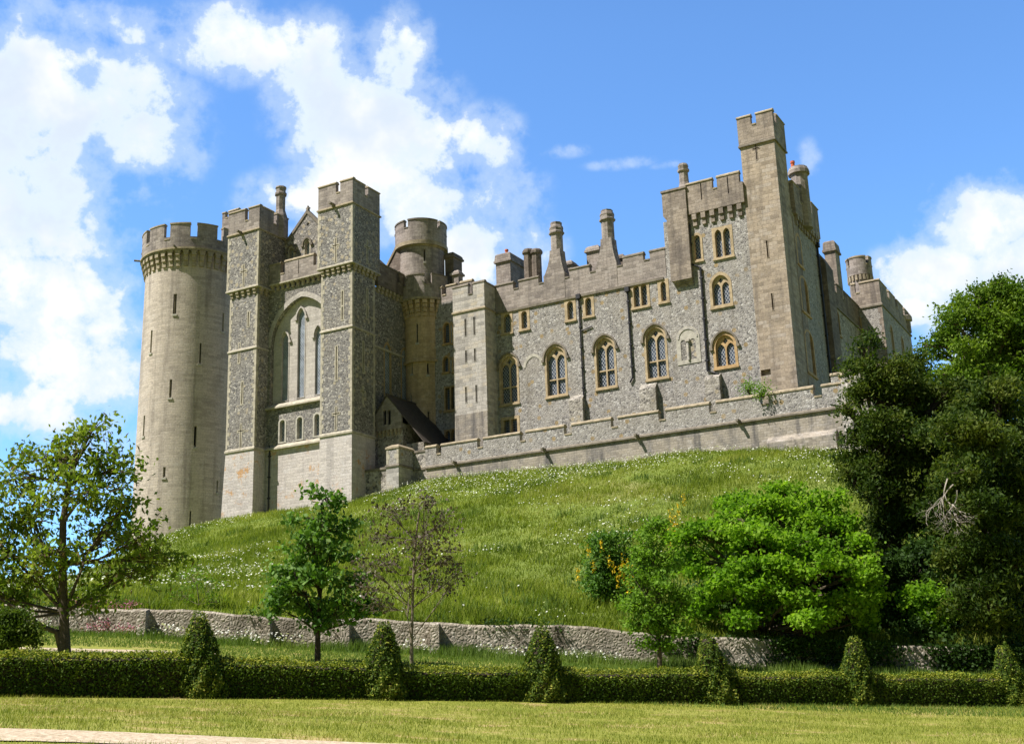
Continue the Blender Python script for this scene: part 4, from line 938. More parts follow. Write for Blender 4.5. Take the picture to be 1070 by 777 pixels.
# ------------------------------------------------------------------ porch, buttress and curtain wall on the bank
VCW = 3.0; ZCS, ZCT, ZCC = 22.05, 23.85, 22.95
def porch():
    v = 4.2; pl = ('f', v); a, z = m(pl, 406, 414); a0, z0 = m(pl, 390, 434); a1, z1 = m(pl, 419, 437); hw = min(a - a0, a1 - a); hw = (a1 - a0) / 2
    t = thing('gabled_porch', 'small gabled stone porch with dark slate roof beside the chapel flank', 'porch', frame=(a, v, 16))
    ze = z - hw * 1.28; ops = []
    for x in (403.6, 408.3): b, y0 = m(pl, x, 444); _, y1 = m(pl, x, 428); ops.append(archpoly(b, .34, y0, y1 - .3, .3, 4))
    zc = m(pl, 404, 450)[1]; c0, c1 = a - hw, a + hw
    pl2 = ('f', v - .25)
    mb = MB(); mb.panel(pl2, [(c0, zc), (c1, zc), (c1, ze), (a, z), (c0, ze)], ops, 0, .25, back=True); mb.build('gable_wall', MAT['stone_grey'], t)
    mb = MB(); [mb.panel(pl, o, (), -.03) for o in ops]; mb.build('slit_recess', MAT['slit_dark'], t)
    corbels(t, [(pl, c0 + .05, c1 - .05)], zc - .5, zc - .002, .24, .42, .22)
    mb = MB(); mb.box(c0, c1, v, 10.2, 14, zc + .5); mb.build('wall', MAT['flint_rough'], t)
    mb = MB(); e = .35; vb = 10.2; zr = z + .12
    lz = m(('s', c1 + 1.9), 440, 455)[1]
    for s, ext in ((-1, .25), (1, 2.2)):
        k = (z - ze) / hw; w_ = hw + ext; p = [(a, v - .35, zr), (a, vb, zr), (a + s * w_, vb, zr - k * w_), (a + s * w_, v - .35 if ext < 1 else v + .2, zr - k * w_)]
        q = [(x, y, zz - .14) for x, y, zz in p]; mb.add(p + q, [(0, 1, 2, 3), (7, 6, 5, 4), (0, 3, 7, 4), (1, 2, 6, 5), (2, 3, 7, 6)])
    mb.tube([(a, v - .4, zr + .02), (a, vb, zr + .02)], .1, 6); mb.build('roof', MAT['slate'], t)
    mb = MB(); mb.box(c1, c1 + 2.0, v + .4, vb, 14, zr - 1.28 * (hw + 2.0) - .2); mb.build('side_aisle', MAT['flint_rough'], t)
    pipe(t, pl, [(c0 + .12, zc + .6), (c0 + .12, 20)], .07)
porch()
def curtain():
    t = thing('curtain_wall', 'long battlemented curtain wall along the top of the grassy bank', 'wall', frame=(20, 3, 14))
    pl = ('f', VCW); u0 = 5.75; u1 = 42.4; A = lambda x, y: m(pl, x, y)[0]
    zt = [m(pl, x, y)[1] for x, y in ((620, 438), (710, 424), (770, 414))]; ZT_ = sum(zt) / 3; zc = sum(m(pl, x, y)[1] for x, y in ((594, 453), (642, 446), (692, 438))) / 3
    mb = MB(); mb.panel(pl, rect(u0, u1, 13.5, ZCS), (), 0, 1.1, back=True); mb.add([(u0, VCW, ZCS), (u1, VCW, ZCS), (u1, VCW + 1.1, ZCS), (u0, VCW + 1.1, ZCS)], [(0, 1, 2, 3)]); mb.build('wall', MAT['stone_curtain'], t)
    mb = MB(); mb.frust((u0, u1, VCW - .16, VCW + .5), (u0, u1, VCW - .16, VCW + .5), ZCS - .16, ZCS - .04); mb.frust((u0, u1, VCW - .16, VCW + .5), (u0, u1, VCW - .02, VCW + .5), ZCS - .04, ZCS + .1); mb.build('string_course', MAT['coping_dark'], t)
    gx = [(455.6, 461, 470), (498.5, 505, 464), (543, 549.6, 458), (589.3, 597.8, 452), (638.3, 646.2, 444), (688, 696, 437), (741, 749, 428), (794.5, 803, 419), (849.5, 859, 410)]
    parapet(t, pl, u0, u1, ZCS + .1, zc, ZT_, [(A(a, y), A(b, y)) for a, b, y in gx], mat='flint_grey', cmat='coping', th=.5)
    mb = MB(); a = A(868.5, 400); _, z = m(pl, 872, 389.5); mb.panel(('f', VCW - .004), rect(a, u1 - .01, ZT_ - .3, z - .2), (), 0, .5, back=True); w = mb.build('raised_merlon', MAT['flint_grey'], t)
    mb = MB(); cope(mb, pl, a - .05, u1 + .05, -.06, .56, z - .2, z + .04); mb.build('coping', MAT['coping'], w)
    for x, y in ((477, 484), (570, 470.5), (667, 456), (773, 439)): a, z = m(pl, x, y); spout(t, pl, a, ZCS - .02, .7)
    # stepped ledge at the foot, right-hand end
    a0, z = m(('f', VCW - .5), 801, 463); a1, _ = m(('f', VCW - .5), 873, 452); mb = MB(); mb.frust((a0, a1, VCW - .5, VCW), (a0, a1, VCW - .5, VCW), z - 1.0, z); mb.frust((a0, a1, VCW - .5, VCW), (a0, a1, VCW - .02, VCW), z, z + .5)
    n = 16
    for k in range(n): c = a0 + (k + .5) * (a1 - a0) / n; mb.box(c - .14, c + .14, VCW - .42, VCW, z - 1.5, z - 1.003)
    mb.build('foot_ledge', MAT['stone_curtain'], t)
    # rounded bastion that ends the wall
    uc, vc, r = 44.6, 5.0, 3.0; zz = m(('f', 2), 893, 383)[1]
    drum(t, 'bastion', 'flint_rough', uc, vc, r + .35, r, 12, zz - .3, (), 48)
    mb = MB(); ring(mb, uc, vc, r - .5, r + .12, 0, 2 * math.pi, zz - .3, zz, 48); ring(mb, uc, vc, r - .5, r + .12, 0, 2 * math.pi, ZCS - .1, ZCS + .1, 48); mb.build('coping', MAT['coping'], t, 35)
    # buttress and return wall next to the chapel
    t = thing('stepped_buttress', 'stout capped buttress turning the curtain wall towards the chapel plinth', 'buttress', frame=(4, 1, 14))
    vb = .9; q = ('f', vb); a0, z1 = m(q, 403.5, 466); a1, _ = m(q, 416.3, 464); _, zm = m(q, 410, 486); vr = VCW + .4
    mb = MB(); mb.frust((a0 - .05, a1 + .05, vb - .08, vr), (a0, a1, vb, vr), 13.5, zm); mb.build('base', MAT['stone_corner'], t)
    mb = MB(); mb.box(a0 + .02, a1 - .02, vb + .02, vr, zm + .002, z1 - .3); mb.build('shaft', MAT['flint_grey'], t)
    string(t, a0, a1, vb, vr, zm + .1, .22, .09, 'coping_dark'); quoins(t, [(a0 + .02, vb + .02, 1, 1), (a1 - .02, vb + .02, -1, 1)], zm + .12, z1 - .32)
    mb = MB(); mb.box(a0 - .06, a1 + .06, vb - .06, vr, z1 - .3, z1 - .14); mb.frust((a0 - .06, a1 + .06, vb - .06, vr), (a0 + .3, a1 - .3, vb + .4, vr), z1 - .14, z1 + .12); mb.build('cap', MAT['coping'], t)
    mb = MB(); mb.box(a1, u0 + .02, VCW + .15, VCW + .9, 13.5, z1 - .45); mb.box(-.05, a0, vb + 1.1, vb + 1.6, 13.5, zm); mb.build('return_wall', MAT['flint_rough'], t)
    mb = MB(); mb.box(-.05, a0, vb + 1.0, vb + 1.7, zm + .002, zm + .2); mb.box(a1, u0 - .01, VCW + .08, VCW + .95, z1 - .448, z1 - .25); mb.box(a1, u0 - .01, VCW + .06, VCW + .14, ZCS - .16, ZCS + .05); mb.build('coping', MAT['coping_dark'], t)
curtain()

# ------------------------------------------------------------------ the land
class TPS:
    def __init__(s, xy, z, lam=.02):
        s.p = np.array(xy, float); n = len(s.p); K = s._k(s.p, s.p) + lam * np.eye(n) * 100; Pm = np.c_[np.ones(n), s.p]
        A = np.zeros((n + 3, n + 3)); A[:n, :n] = K; A[:n, n:] = Pm; A[n:, :n] = Pm.T
        s.w = np.linalg.solve(A, np.r_[np.array(z, float), 0, 0, 0])
    def _k(s, a, b):
        d2 = ((a[:, None, :] - b[None, :, :]) ** 2).sum(-1); return np.where(d2 > 0, .5 * d2 * np.log(np.maximum(d2, 1e-12)), 0)
    def __call__(s, x, y):
        out = np.empty(len(x)); q = np.c_[x, y]
        for i in range(0, len(x), 20000): out[i:i + 20000] = s._k(q[i:i + 20000], s.p) @ s.w[:-3] + s.w[-3] + q[i:i + 20000] @ s.w[-2:]
        return out
YW = 46.0                                                             # the garden wall runs along here
HEDGE = [(0, 727.5, 25.0), (195, 729, 26.6), (400, 731, 28.3), (560, 733, 29.7), (745, 735.5, 31.2), (895, 737, 32.5), (1060, 738.5, 33.9)]
lw, hl = [], []
def ctl(lst, px, py, Y): p = at(px, py, Y); lst.append((p[0], p[1], p[2]))
for px, py, Y in HEDGE: ctl(lw, px, py, Y)
for px, py, Y in ((0, 766, 14), (300, 773, 15.5), (535, 777, 17), (800, 777, 18.5), (1070, 777, 20)): ctl(lw, px, py, Y)
for px, py in ((-150, 655), (0, 658), (80, 661), (150, 664), (280, 674), (450, 683), (600, 692), (750, 698), (900, 702), (1070, 706), (1250, 712)): ctl(lw, px, py, YW)
for px, py, Y in ((66, 684, 37), (332, 692, 38), (600, 700, 39)): ctl(lw, px, py, Y)
lw += [(0, 0, 0), (-8, 0, .35), (8, 0, -.1), (0, -10, -.6), (-10, -10, -.2), (10, -10, -.8)]
for px, py in ((-150, 632), (0, 634), (80, 636), (150, 638), (280, 645), (450, 652), (600, 657), (750, 668), (900, 675), (1070, 682), (1250, 690)): ctl(hl, px, py, YW + .4)
def ctlf(px, py, v): u, z = fr(px, py, v); p = W(u, v, z); hl.append(tuple(p))
for px, py in ((229, 546), (264, 539.5), (285, 537), (335, 530), (367.4, 526.5)): ctlf(px, py, 0 if px != 285 else 1.6)
for px, py in ((447, 501), (500, 497), (560, 490.5), (610, 487), (650, 483.5), (720, 473), (800, 470.5), (870, 472)): ctlf(px, py, VCW - .1)
ctlf(410, 514, 1.0)
p = W(-20.5, 4.5, 0); hl.append((p[0], p[1], 18.0))
for px, py, Y in ((195, 559, 104), (150, 585, 97), (100, 603, 92), (40, 615, 88), (-60, 624, 84), (-160, 632, 82)): ctl(hl, px, py, Y)
for px, py, Y in ((300, 590, 72), (450, 573, 71), (600, 560, 70), (700, 560, 68)): ctl(hl, px, py, Y)
hl += [(W(44, 4, 0)[0], W(44, 4, 0)[1], 18.6), (50, 75, 17), (60, 85, 18), (45, 60, 9.5), (30, 62, 11.0), (-45, 110, 9), (-30, 122, 12), (0, 130, 19), (30, 130, 19), (60, 120, 18)]
LAWN = TPS([(a, b) for a, b, _ in lw], [c for *_, c in lw], .002); HILL = TPS([(a, b) for a, b, _ in hl], [c for *_, c in hl], .01)
def ground(x, y):
    x = np.atleast_1d(np.asarray(x, float)); y = np.atleast_1d(np.asarray(y, float))
    xa, xb = np.clip(x, -26, 30), np.clip(x, -50, 62)
    a = LAWN(xa, np.clip(y, -12, 48)); b = HILL(xb, np.clip(y, 44, 132))
    z = np.where(y < YW + .2, a, b)
    dx = np.maximum(0, np.maximum(-50 - x, x - 62)); dy = np.maximum(0, np.maximum(-12 - y, y - 132)); d = np.hypot(dx, dy)
    f = np.clip(d / 90, 0, 1); f = f * f * (3 - 2 * f)
    return z * (1 - f) + (-6) * f
def gz(x, y): return float(ground(x, y)[0])
def hit(px, py, y0=6, y1=140):
    Ys = np.arange(y0, y1, .1); d = ray(px, py); P_ = EYE + d[None, :] * (Ys / d[1])[:, None]
    g = ground(P_[:, 0], P_[:, 1]) - P_[:, 2]; k = np.argmax(g > 0) if (g > 0).any() else -1
    return P_[k][0], P_[k][1], float(ground(P_[k][0], P_[k][1])[0])
def np_mesh(name, V, faces_per, nv, mat, parent=None, base=(0, 0, 0)):
    """V: (n*nv,3) ; every nv verts make one face"""
    me = bpy.data.meshes.new(name); n = len(V) // nv; V = V - np.array(base)
    me.vertices.add(len(V)); me.vertices.foreach_set('co', V.astype(np.float32).ravel())
    me.loops.add(n * nv); me.loops.foreach_set('vertex_index', np.arange(n * nv, dtype=np.int32))
    me.polygons.add(n); me.polygons.foreach_set('loop_start', np.arange(0, n * nv, nv, dtype=np.int32)); me.polygons.foreach_set('loop_total', np.full(n, nv, dtype=np.int32))
    me.update(calc_edges=True); me.validate()
    o = bpy.data.objects.new(name, me); COL.objects.link(o); me.materials.append(mat)
    if parent is not None: o.parent = parent; BASE[o] = BASE[parent]
    return o
def mat_grass_ground(name, ramp, scale, patch=None):
    mt, t, b, o = new_mat(name); c = objc(t); n = t.noise(c, scale, 8, .68); n2 = t.noise(c, scale * 9, 6, .7)
    col = t.ramp(t.math('ADD', t.math('MULTIPLY', n, .6), t.math('MULTIPLY', n2, .4)), ramp)
    if patch: col = t.mix(t.math('MULTIPLY', t.sstep(t.noise(c, patch[1], 5, .65), .55, .68), patch[2]), col, patch[0])
    t.put(b.inputs['Base Color'], col); bump(t, b, n2, .8, .06); return mt
mat_grass_ground('hill_turf', [(.3, (.085, .12, .022)), (.5, (.15, .20, .035)), (.7, (.24, .26, .07))], .35, ((.22, .20, .08), .11, .6))
mat_grass_ground('lawn_turf', [(.32, (.14, .175, .022)), (.5, (.24, .255, .038)), (.68, (.38, .345, .10))], .5, ((.46, .34, .15), .9, .85))
mt, t, b, o = new_mat('gravel'); c = objc(t); n = t.noise(c, 14, 6, .8)
t.put(b.inputs['Base Color'], t.mix(t.math('MULTIPLY', t.sstep(t.noise(c, 1.7, 5, .65), .5, .66), .5), t.ramp(n, [(.36, (.26, .19, .12)), (.5, (.54, .43, .29)), (.62, (.74, .63, .47))]), (.34, .30, .17))); bump(t, b, n, .6, .03)
def blade_mat(name, cols, trans=.35, clump=.25, spec=.12):
    mt, t, b, o = new_mat(name); g = t.new('ShaderNodeNewGeometry'); c = objc(t)
    r = g.outputs['Random Per Island']; n = t.noise(c, clump, 4, .6)
    k = t.math('ADD', t.math('MULTIPLY', r, .45), t.math('MULTIPLY', t.sstep(n, .34, .66), .55))
    m_ = len(cols); col = t.ramp(k, [(i / (m_ - 1) if m_ > 1 else 0, q) for i, q in enumerate(cols)])
    t.put(b.inputs['Base Color'], col); b.inputs['Roughness'].default_value = .6; b.inputs['Specular IOR Level'].default_value = spec
    tr = t.new('ShaderNodeBsdfTranslucent'); t.put(tr.inputs[0], t.mix(1.0, col, (1.15, 1.25, .55), 'MULTIPLY'))
    mx = t.new('ShaderNodeMixShader'); mx.inputs[0].default_value = trans; t.l.new(b.outputs[0], mx.inputs[1]); t.l.new(tr.outputs[0], mx.inputs[2]); t.l.new(mx.outputs[0], o.inputs[0])
    return mt
def axis(lo, hi, step, ext):
    core = list(np.arange(lo, hi + 1e-6, step)); a = lo; b_ = hi; s = step; L, H = [], []
    while b_ - hi < ext: s *= 1.35; a -= s; b_ += s; L.append(a); H.append(b_)
    return L[::-1] + core + H
def land():
    xs = np.array(axis(-52, 64, 1.0, 2600)); ys = axis(-14, 134, .8, 2600); ys = [y for y in ys if abs(y - (YW + .2)) > .35] + [YW + .12, YW + .28]; ys = np.array(sorted(ys))
    X, Y = np.meshgrid(xs, ys); Z = ground(X.ravel(), Y.ravel()); rng = np.random.default_rng(3)
    V = np.c_[X.ravel(), Y.ravel(), Z]; nx, ny = len(xs), len(ys)
    i = np.arange((nx) * (ny)).reshape(ny, nx); F = np.stack([i[:-1, :-1], i[:-1, 1:], i[1:, 1:], i[1:, :-1]], -1).reshape(-1, 4)
    me = bpy.data.meshes.new('ground'); me.from_pydata(V.tolist(), [], F.tolist()); me.update()
    o = bpy.data.objects.new('ground', me); COL.objects.link(o); me.materials.append(MAT['lawn_turf']); me.materials.append(MAT['hill_turf'])
    cy = V[F].mean(1)[:, 1]; me.polygons.foreach_set('material_index', (cy > YW + .1).astype(np.int32)); me.polygons.foreach_set('use_smooth', np.ones(len(F), dtype=bool))
    o['kind'] = 'structure'
land()
def strip(name, left, right, mat, n=80, mcols=5, lift=.012):
    """a path draped on the ground between two edges (straight in plan)"""
    V, F = [], []
    for i in range(n + 1):
        f = i / n; a = np.array(left[0]) * (1 - f) + np.array(left[1]) * f; c = np.array(right[0]) * (1 - f) + np.array(right[1]) * f
        for j in range(mcols + 1):
            q = a + (c - a) * j / mcols; wob = .03 * math.sin(i * 1.7 + j) + .02 * math.sin(i * .63); V.append((q[0], q[1] + (wob if j in (0, mcols) else 0), gz(q[0], q[1]) + lift))
    for i in range(n):
        for j in range(mcols): k = i * (mcols + 1) + j; F.append((k, k + 1, k + mcols + 2, k + mcols + 1))
    me = bpy.data.meshes.new(name); me.from_pydata(V, [], F); me.update(); o = bpy.data.objects.new(name, me); COL.objects.link(o); me.materials.append(mat); o['kind'] = 'structure'
    for p in me.polygons: p.use_smooth = True
    return o
def ext(a, b_, f0, f1): a, b_ = np.array(a[:2]), np.array(b_[:2]); return [tuple(a + (b_ - a) * f0), tuple(a + (b_ - a) * f1)]
h1, h2 = hit(0, 761.5), hit(330, 774.5); h3, h4 = hit(0, 774.5), hit(85, 776.8)
PUP = ext(h1, h2, -1.2, 1.6); wv = np.array(h3[:2]) - np.array(h1[:2])
_d = np.array(h2[:2]) - np.array(h1[:2]); _n = np.array([_d[1], -_d[0]]) / np.hypot(*_d); _w = abs(float(wv @ _n)); _n = _n * np.sign(float(wv @ _n))
PLO = [tuple(np.array(q) + _n * _w) for q in PUP]
strip('gravel_path', PUP, PLO, MAT['gravel'])
g1, g2 = hit(35, 676.5), hit(180, 680); q1, q2 = hit(35, 680.5), hit(180, 682.5)
strip('gravel_walk', ext(g1, g2, -.9, 1.35), ext(q1, q2, -.9, 1.35), MAT['gravel'], 40)

# ------------------------------------------------------------------ foliage kit
def leaves(centers, size, rng, up=.5, aspect=.55, out=None, droop=0.0, fold=False):
    n = len(centers); nrm = rng.normal(size=(n, 3)); nrm /= np.linalg.norm(nrm, axis=1)[:, None]
    nrm[:, 2] += up
    if out is not None: nrm += out
    nrm /= np.linalg.norm(nrm, axis=1)[:, None] + 1e-9
    a = rng.normal(size=(n, 3)); a[:, 2] -= droop * 2; a -= nrm * (a * nrm).sum(1)[:, None]; a /= np.linalg.norm(a, axis=1)[:, None] + 1e-9
    b_ = np.cross(nrm, a); L = (np.asarray(size) * rng.uniform(.65, 1.3, n))[:, None]
    tip, side = a * L * .5, b_ * L * .5 * aspect
    return np.stack([centers - tip, centers + side - tip * .1, centers + tip, centers - side - tip * .1], 1).reshape(-1, 3)
def clump_points(c, r, n, rng, k, sub, shell=.55, flat=.7):
    """uneven crown mass: leaf sprays gathered round k points of an ellipsoid"""
    d = rng.normal(size=(k, 3)); d /= np.linalg.norm(d, axis=1)[:, None]; rad = (shell + (1 - shell) * rng.random(k)) [:, None]
    sc = c + d * rad * r * rng.uniform(.8, 1.12, (k, 1)); w = rng.random(k) ** 1.3 + .15; idx = rng.choice(k, n, p=w / w.sum())
    off = rng.normal(size=(n, 3)) * sub; off[:, 2] *= flat
    return sc[idx] + off, sc
def mbark(name, col): return plain(name, col, .4, .95, 6.0)
mbark('bark_brown', (.11, .085, .06)); mbark('bark_grey', (.20, .165, .12)); mbark('bark_dark', (.05, .038, .028)); mbark('dead_wood', (.36, .32, .27))
blade_mat('leaf_maple', [(.06, .14, .010), (.13, .27, .016), (.21, .37, .026), (.31, .47, .05)], .5, .5)
blade_mat('leaf_lime', [(.08, .17, .016), (.16, .29, .03), (.26, .40, .07)], .45, .8)
blade_mat('leaf_young', [(.04, .10, .012), (.085, .19, .022), (.14, .26, .04), (.24, .34, .10)], .36, 1.0, .25)
blade_mat('leaf_left', [(.07, .12, .014), (.14, .21, .022), (.22, .29, .04), (.34, .38, .09)], .45, .8)
blade_mat('seed_brown', [(.10, .06, .03), (.19, .13, .065), (.15, .13, .04)], .2, 1.0)
blade_mat('leaf_purple', [(.06, .044, .036), (.105, .082, .066), (.15, .12, .10), (.15, .16, .06)], .2, 1.0)
blade_mat('leaf_yew', [(.016, .036, .005), (.036, .068, .009), (.075, .11, .015), (.16, .19, .03)], .32, .6)
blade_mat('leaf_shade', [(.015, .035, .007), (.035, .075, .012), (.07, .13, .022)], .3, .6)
blade_mat('leaf_oak', [(.04, .085, .010), (.09, .165, .016), (.15, .235, .026), (.23, .31, .042)], .42, .35)
blade_mat('leaf_hedge', [(.035, .068, .008), (.068, .118, .013), (.11, .16, .02), (.17, .20, .03)], .32, 1.2)
blade_mat('leaf_tip', [(.17, .22, .025), (.27, .30, .035), (.36, .33, .06)], .25, 1.2)  # new-growth colour, brightened so that the hedge tops look sunlit
blade_mat('petal_yellow', [(.62, .42, .015), (.72, .52, .03)], .25); blade_mat('petal_white', [(.72, .74, .62), (.80, .80, .74)], .2); blade_mat('petal_pink', [(.55, .22, .32), (.45, .16, .26)], .2)
blade_mat('grass_hill', [(.085, .125, .014), (.16, .215, .022), (.25, .30, .038), (.38, .38, .11)], .45, .16)
blade_mat('grass_lawn', [(.12, .165, .018), (.21, .25, .03), (.30, .315, .055), (.42, .38, .13)], .3, .9)
blade_mat('thatch', [(.40, .31, .13), (.56, .44, .22), (.46, .36, .17)], .2, .6)
blade_mat('grass_tall', [(.06, .11, .02), (.12, .19, .035), (.20, .26, .06)], .4, .6)

def tree(name, label, cat, base, Y, trunk, clumps, n, leaf, mat, bark='bark_brown', seed=1, aspect=.55, up=.4, droop=0., sub=.28, per=14, r0=.14, twigs=True, shell=.55, group=None, flat=.7, ydepth=1.0, extra=None, stems=None, split=1):
    """base px,py ; trunk = pixel path of the trunk ; clumps = (px,py,rx,ry[,dY]) masses of the crown"""
    rng = np.random.default_rng(seed); p = at(base[0], base[1], Y); bz = gz(p[0], p[1]); b0 = np.array([p[0], p[1], bz - .15])
    t = thing(name, label, cat, loc=(p[0], p[1], bz), group=group); k = Y / FOC
    path = [b0] + [at(x, y, Y) for x, y in trunk]; mb = MB(); m_ = len(path)
    mb.tube(path, [r0 * (1.25 if i == 0 else 1) * (1 - .55 * i / (m_ - 1)) for i in range(m_)], 9)
    if stems:
        for st in stems: q = [b0] + [at(x, y, Y + dy) for x, y, dy in st]; mb.tube(q, [r0 * .8 * (1 - .7 * i / (len(q) - 1)) for i in range(len(q))], 7)
    if split > 1:                                   # break each bough mass into uneven smaller ones
        nc = []
        for c in clumps:
            for q in range(split):
                a_ = rng.uniform(0, 6.28); d_ = rng.uniform(.1, .75); f_ = rng.uniform(.42, .78); g_ = rng.uniform(.5, 1.0)
                nc.append((c[0] + math.cos(a_) * d_ * c[2], c[1] + math.sin(a_) * d_ * c[3] * 1.25, c[2] * f_, c[3] * g_, (c[4] if len(c) > 4 else 0) + rng.uniform(-.9, .9) * c[2] * k))
        clumps = nc
    tot = sum(c[2] * c[3] for c in clumps) ; allp = []
    for c in clumps:
        cc = at(c[0], c[1], Y + (c[4] if len(c) > 4 else 0)); rr = np.array([c[2] * k, (c[2] + c[3]) / 2 * k * ydepth, c[3] * k])
        kk = max(4, int(per * (c[2] * c[3]) / (tot / len(clumps)))); nn = int(n * c[2] * c[3] / tot)
        pts, sc = clump_points(cc, rr, nn, rng, kk, sub, shell, flat); allp.append(pts)
        low = [q for q in path[1:] if q[2] < cc[2] - .1] or [path[1]]; src = low[-1] if split > 1 or rng.random() < .55 else low[int(rng.integers(len(low)))]
        mid = (src + cc) / 2 + rng.normal(size=3) * .12 * np.linalg.norm(cc - src) * .5; rb = r0 * .36
        mb.tube([src, mid, cc], [rb, rb * .7, rb * .4], 6)
        if twigs:
            for q in sc[:: max(1, len(sc) // 16)]: mb.tube([cc if rng.random() < .6 else mid, (cc + q) / 2 + rng.normal(size=3) * .06, q], [rb * .38, rb * .26, rb * .10], 4)
    mb.build('trunk', MAT[bark], t, 60)
    pts = np.concatenate(allp); g = ground(pts[:, 0], pts[:, 1]) + .08; pts = pts[pts[:, 2] > g]
    np_mesh('crown', leaves(pts, leaf, rng, up, aspect, droop=droop), 1, 4, MAT[mat], t, (p[0], p[1], bz))
    if extra:
        nm, frac, sz, mt2, asp, dr = extra; e = pts[rng.choice(len(pts), int(len(pts) * frac))]; e = e + rng.normal(size=e.shape) * .06; e[:, 2] -= sz * .35
        np_mesh(nm, leaves(e, sz, rng, 0, asp, droop=dr), 1, 4, MAT[mt2], t, (p[0], p[1], bz))
    return t

# ------------------------------------------------------------------ garden wall
def garden_wall():
    t = thing('garden_wall', 'low weathered rubble garden wall with short piers at the foot of the bank', 'wall', loc=(0, YW, 4))
    rng = random.Random(5); mb = MB(); x = -34.0; prev = None
    xs = [x + i * .5 for i in range(int(78 / .5))]; zz = ground(np.array(xs), np.full(len(xs), YW + .4))
    vs, fs = [], []
    for xx, z in zip(xs, zz):
        top = z + .05 + .05 * math.sin(xx * .9) + rng.uniform(-.035, .035); b_ = gz(xx, YW - .2) - .4
        j = rng.uniform(-.02, .02)
        vs += [(xx, YW - .18 + j, b_), (xx, YW - .16 + j, top - .08), (xx, YW - .10, top), (xx, YW + .42, top + .02), (xx, YW + .46, b_)]
    for i in range(len(xs) - 1):
        for k in range(4): a = i * 5 + k; fs.append((a, a + 5, a + 6, a + 1))
    mb.add(vs, fs); w = mb.build('wall', MAT['rubble_wall'], t)
    for px, pt in ((152, 637), (281, 646), (363, 649), (456, 651), (741, 668)):
        p = at(px, pt, YW - .4); z1 = p[2] + .05; z0 = gz(p[0], YW - .5) - .3; mb = MB(); mb.frust((p[0] - .24, p[0] + .12, YW - .78, YW - .1), (p[0] - .2, p[0] + .10, YW - .66, YW - .1), z0, z1 - .1)
        mb.frust((p[0] - .2, p[0] + .10, YW - .66, YW - .1), (p[0] - .16, p[0] + .06, YW - .14, YW - .1), z1 - .1, z1); mb.build('pier', MAT['rubble_wall'], t)
garden_wall()

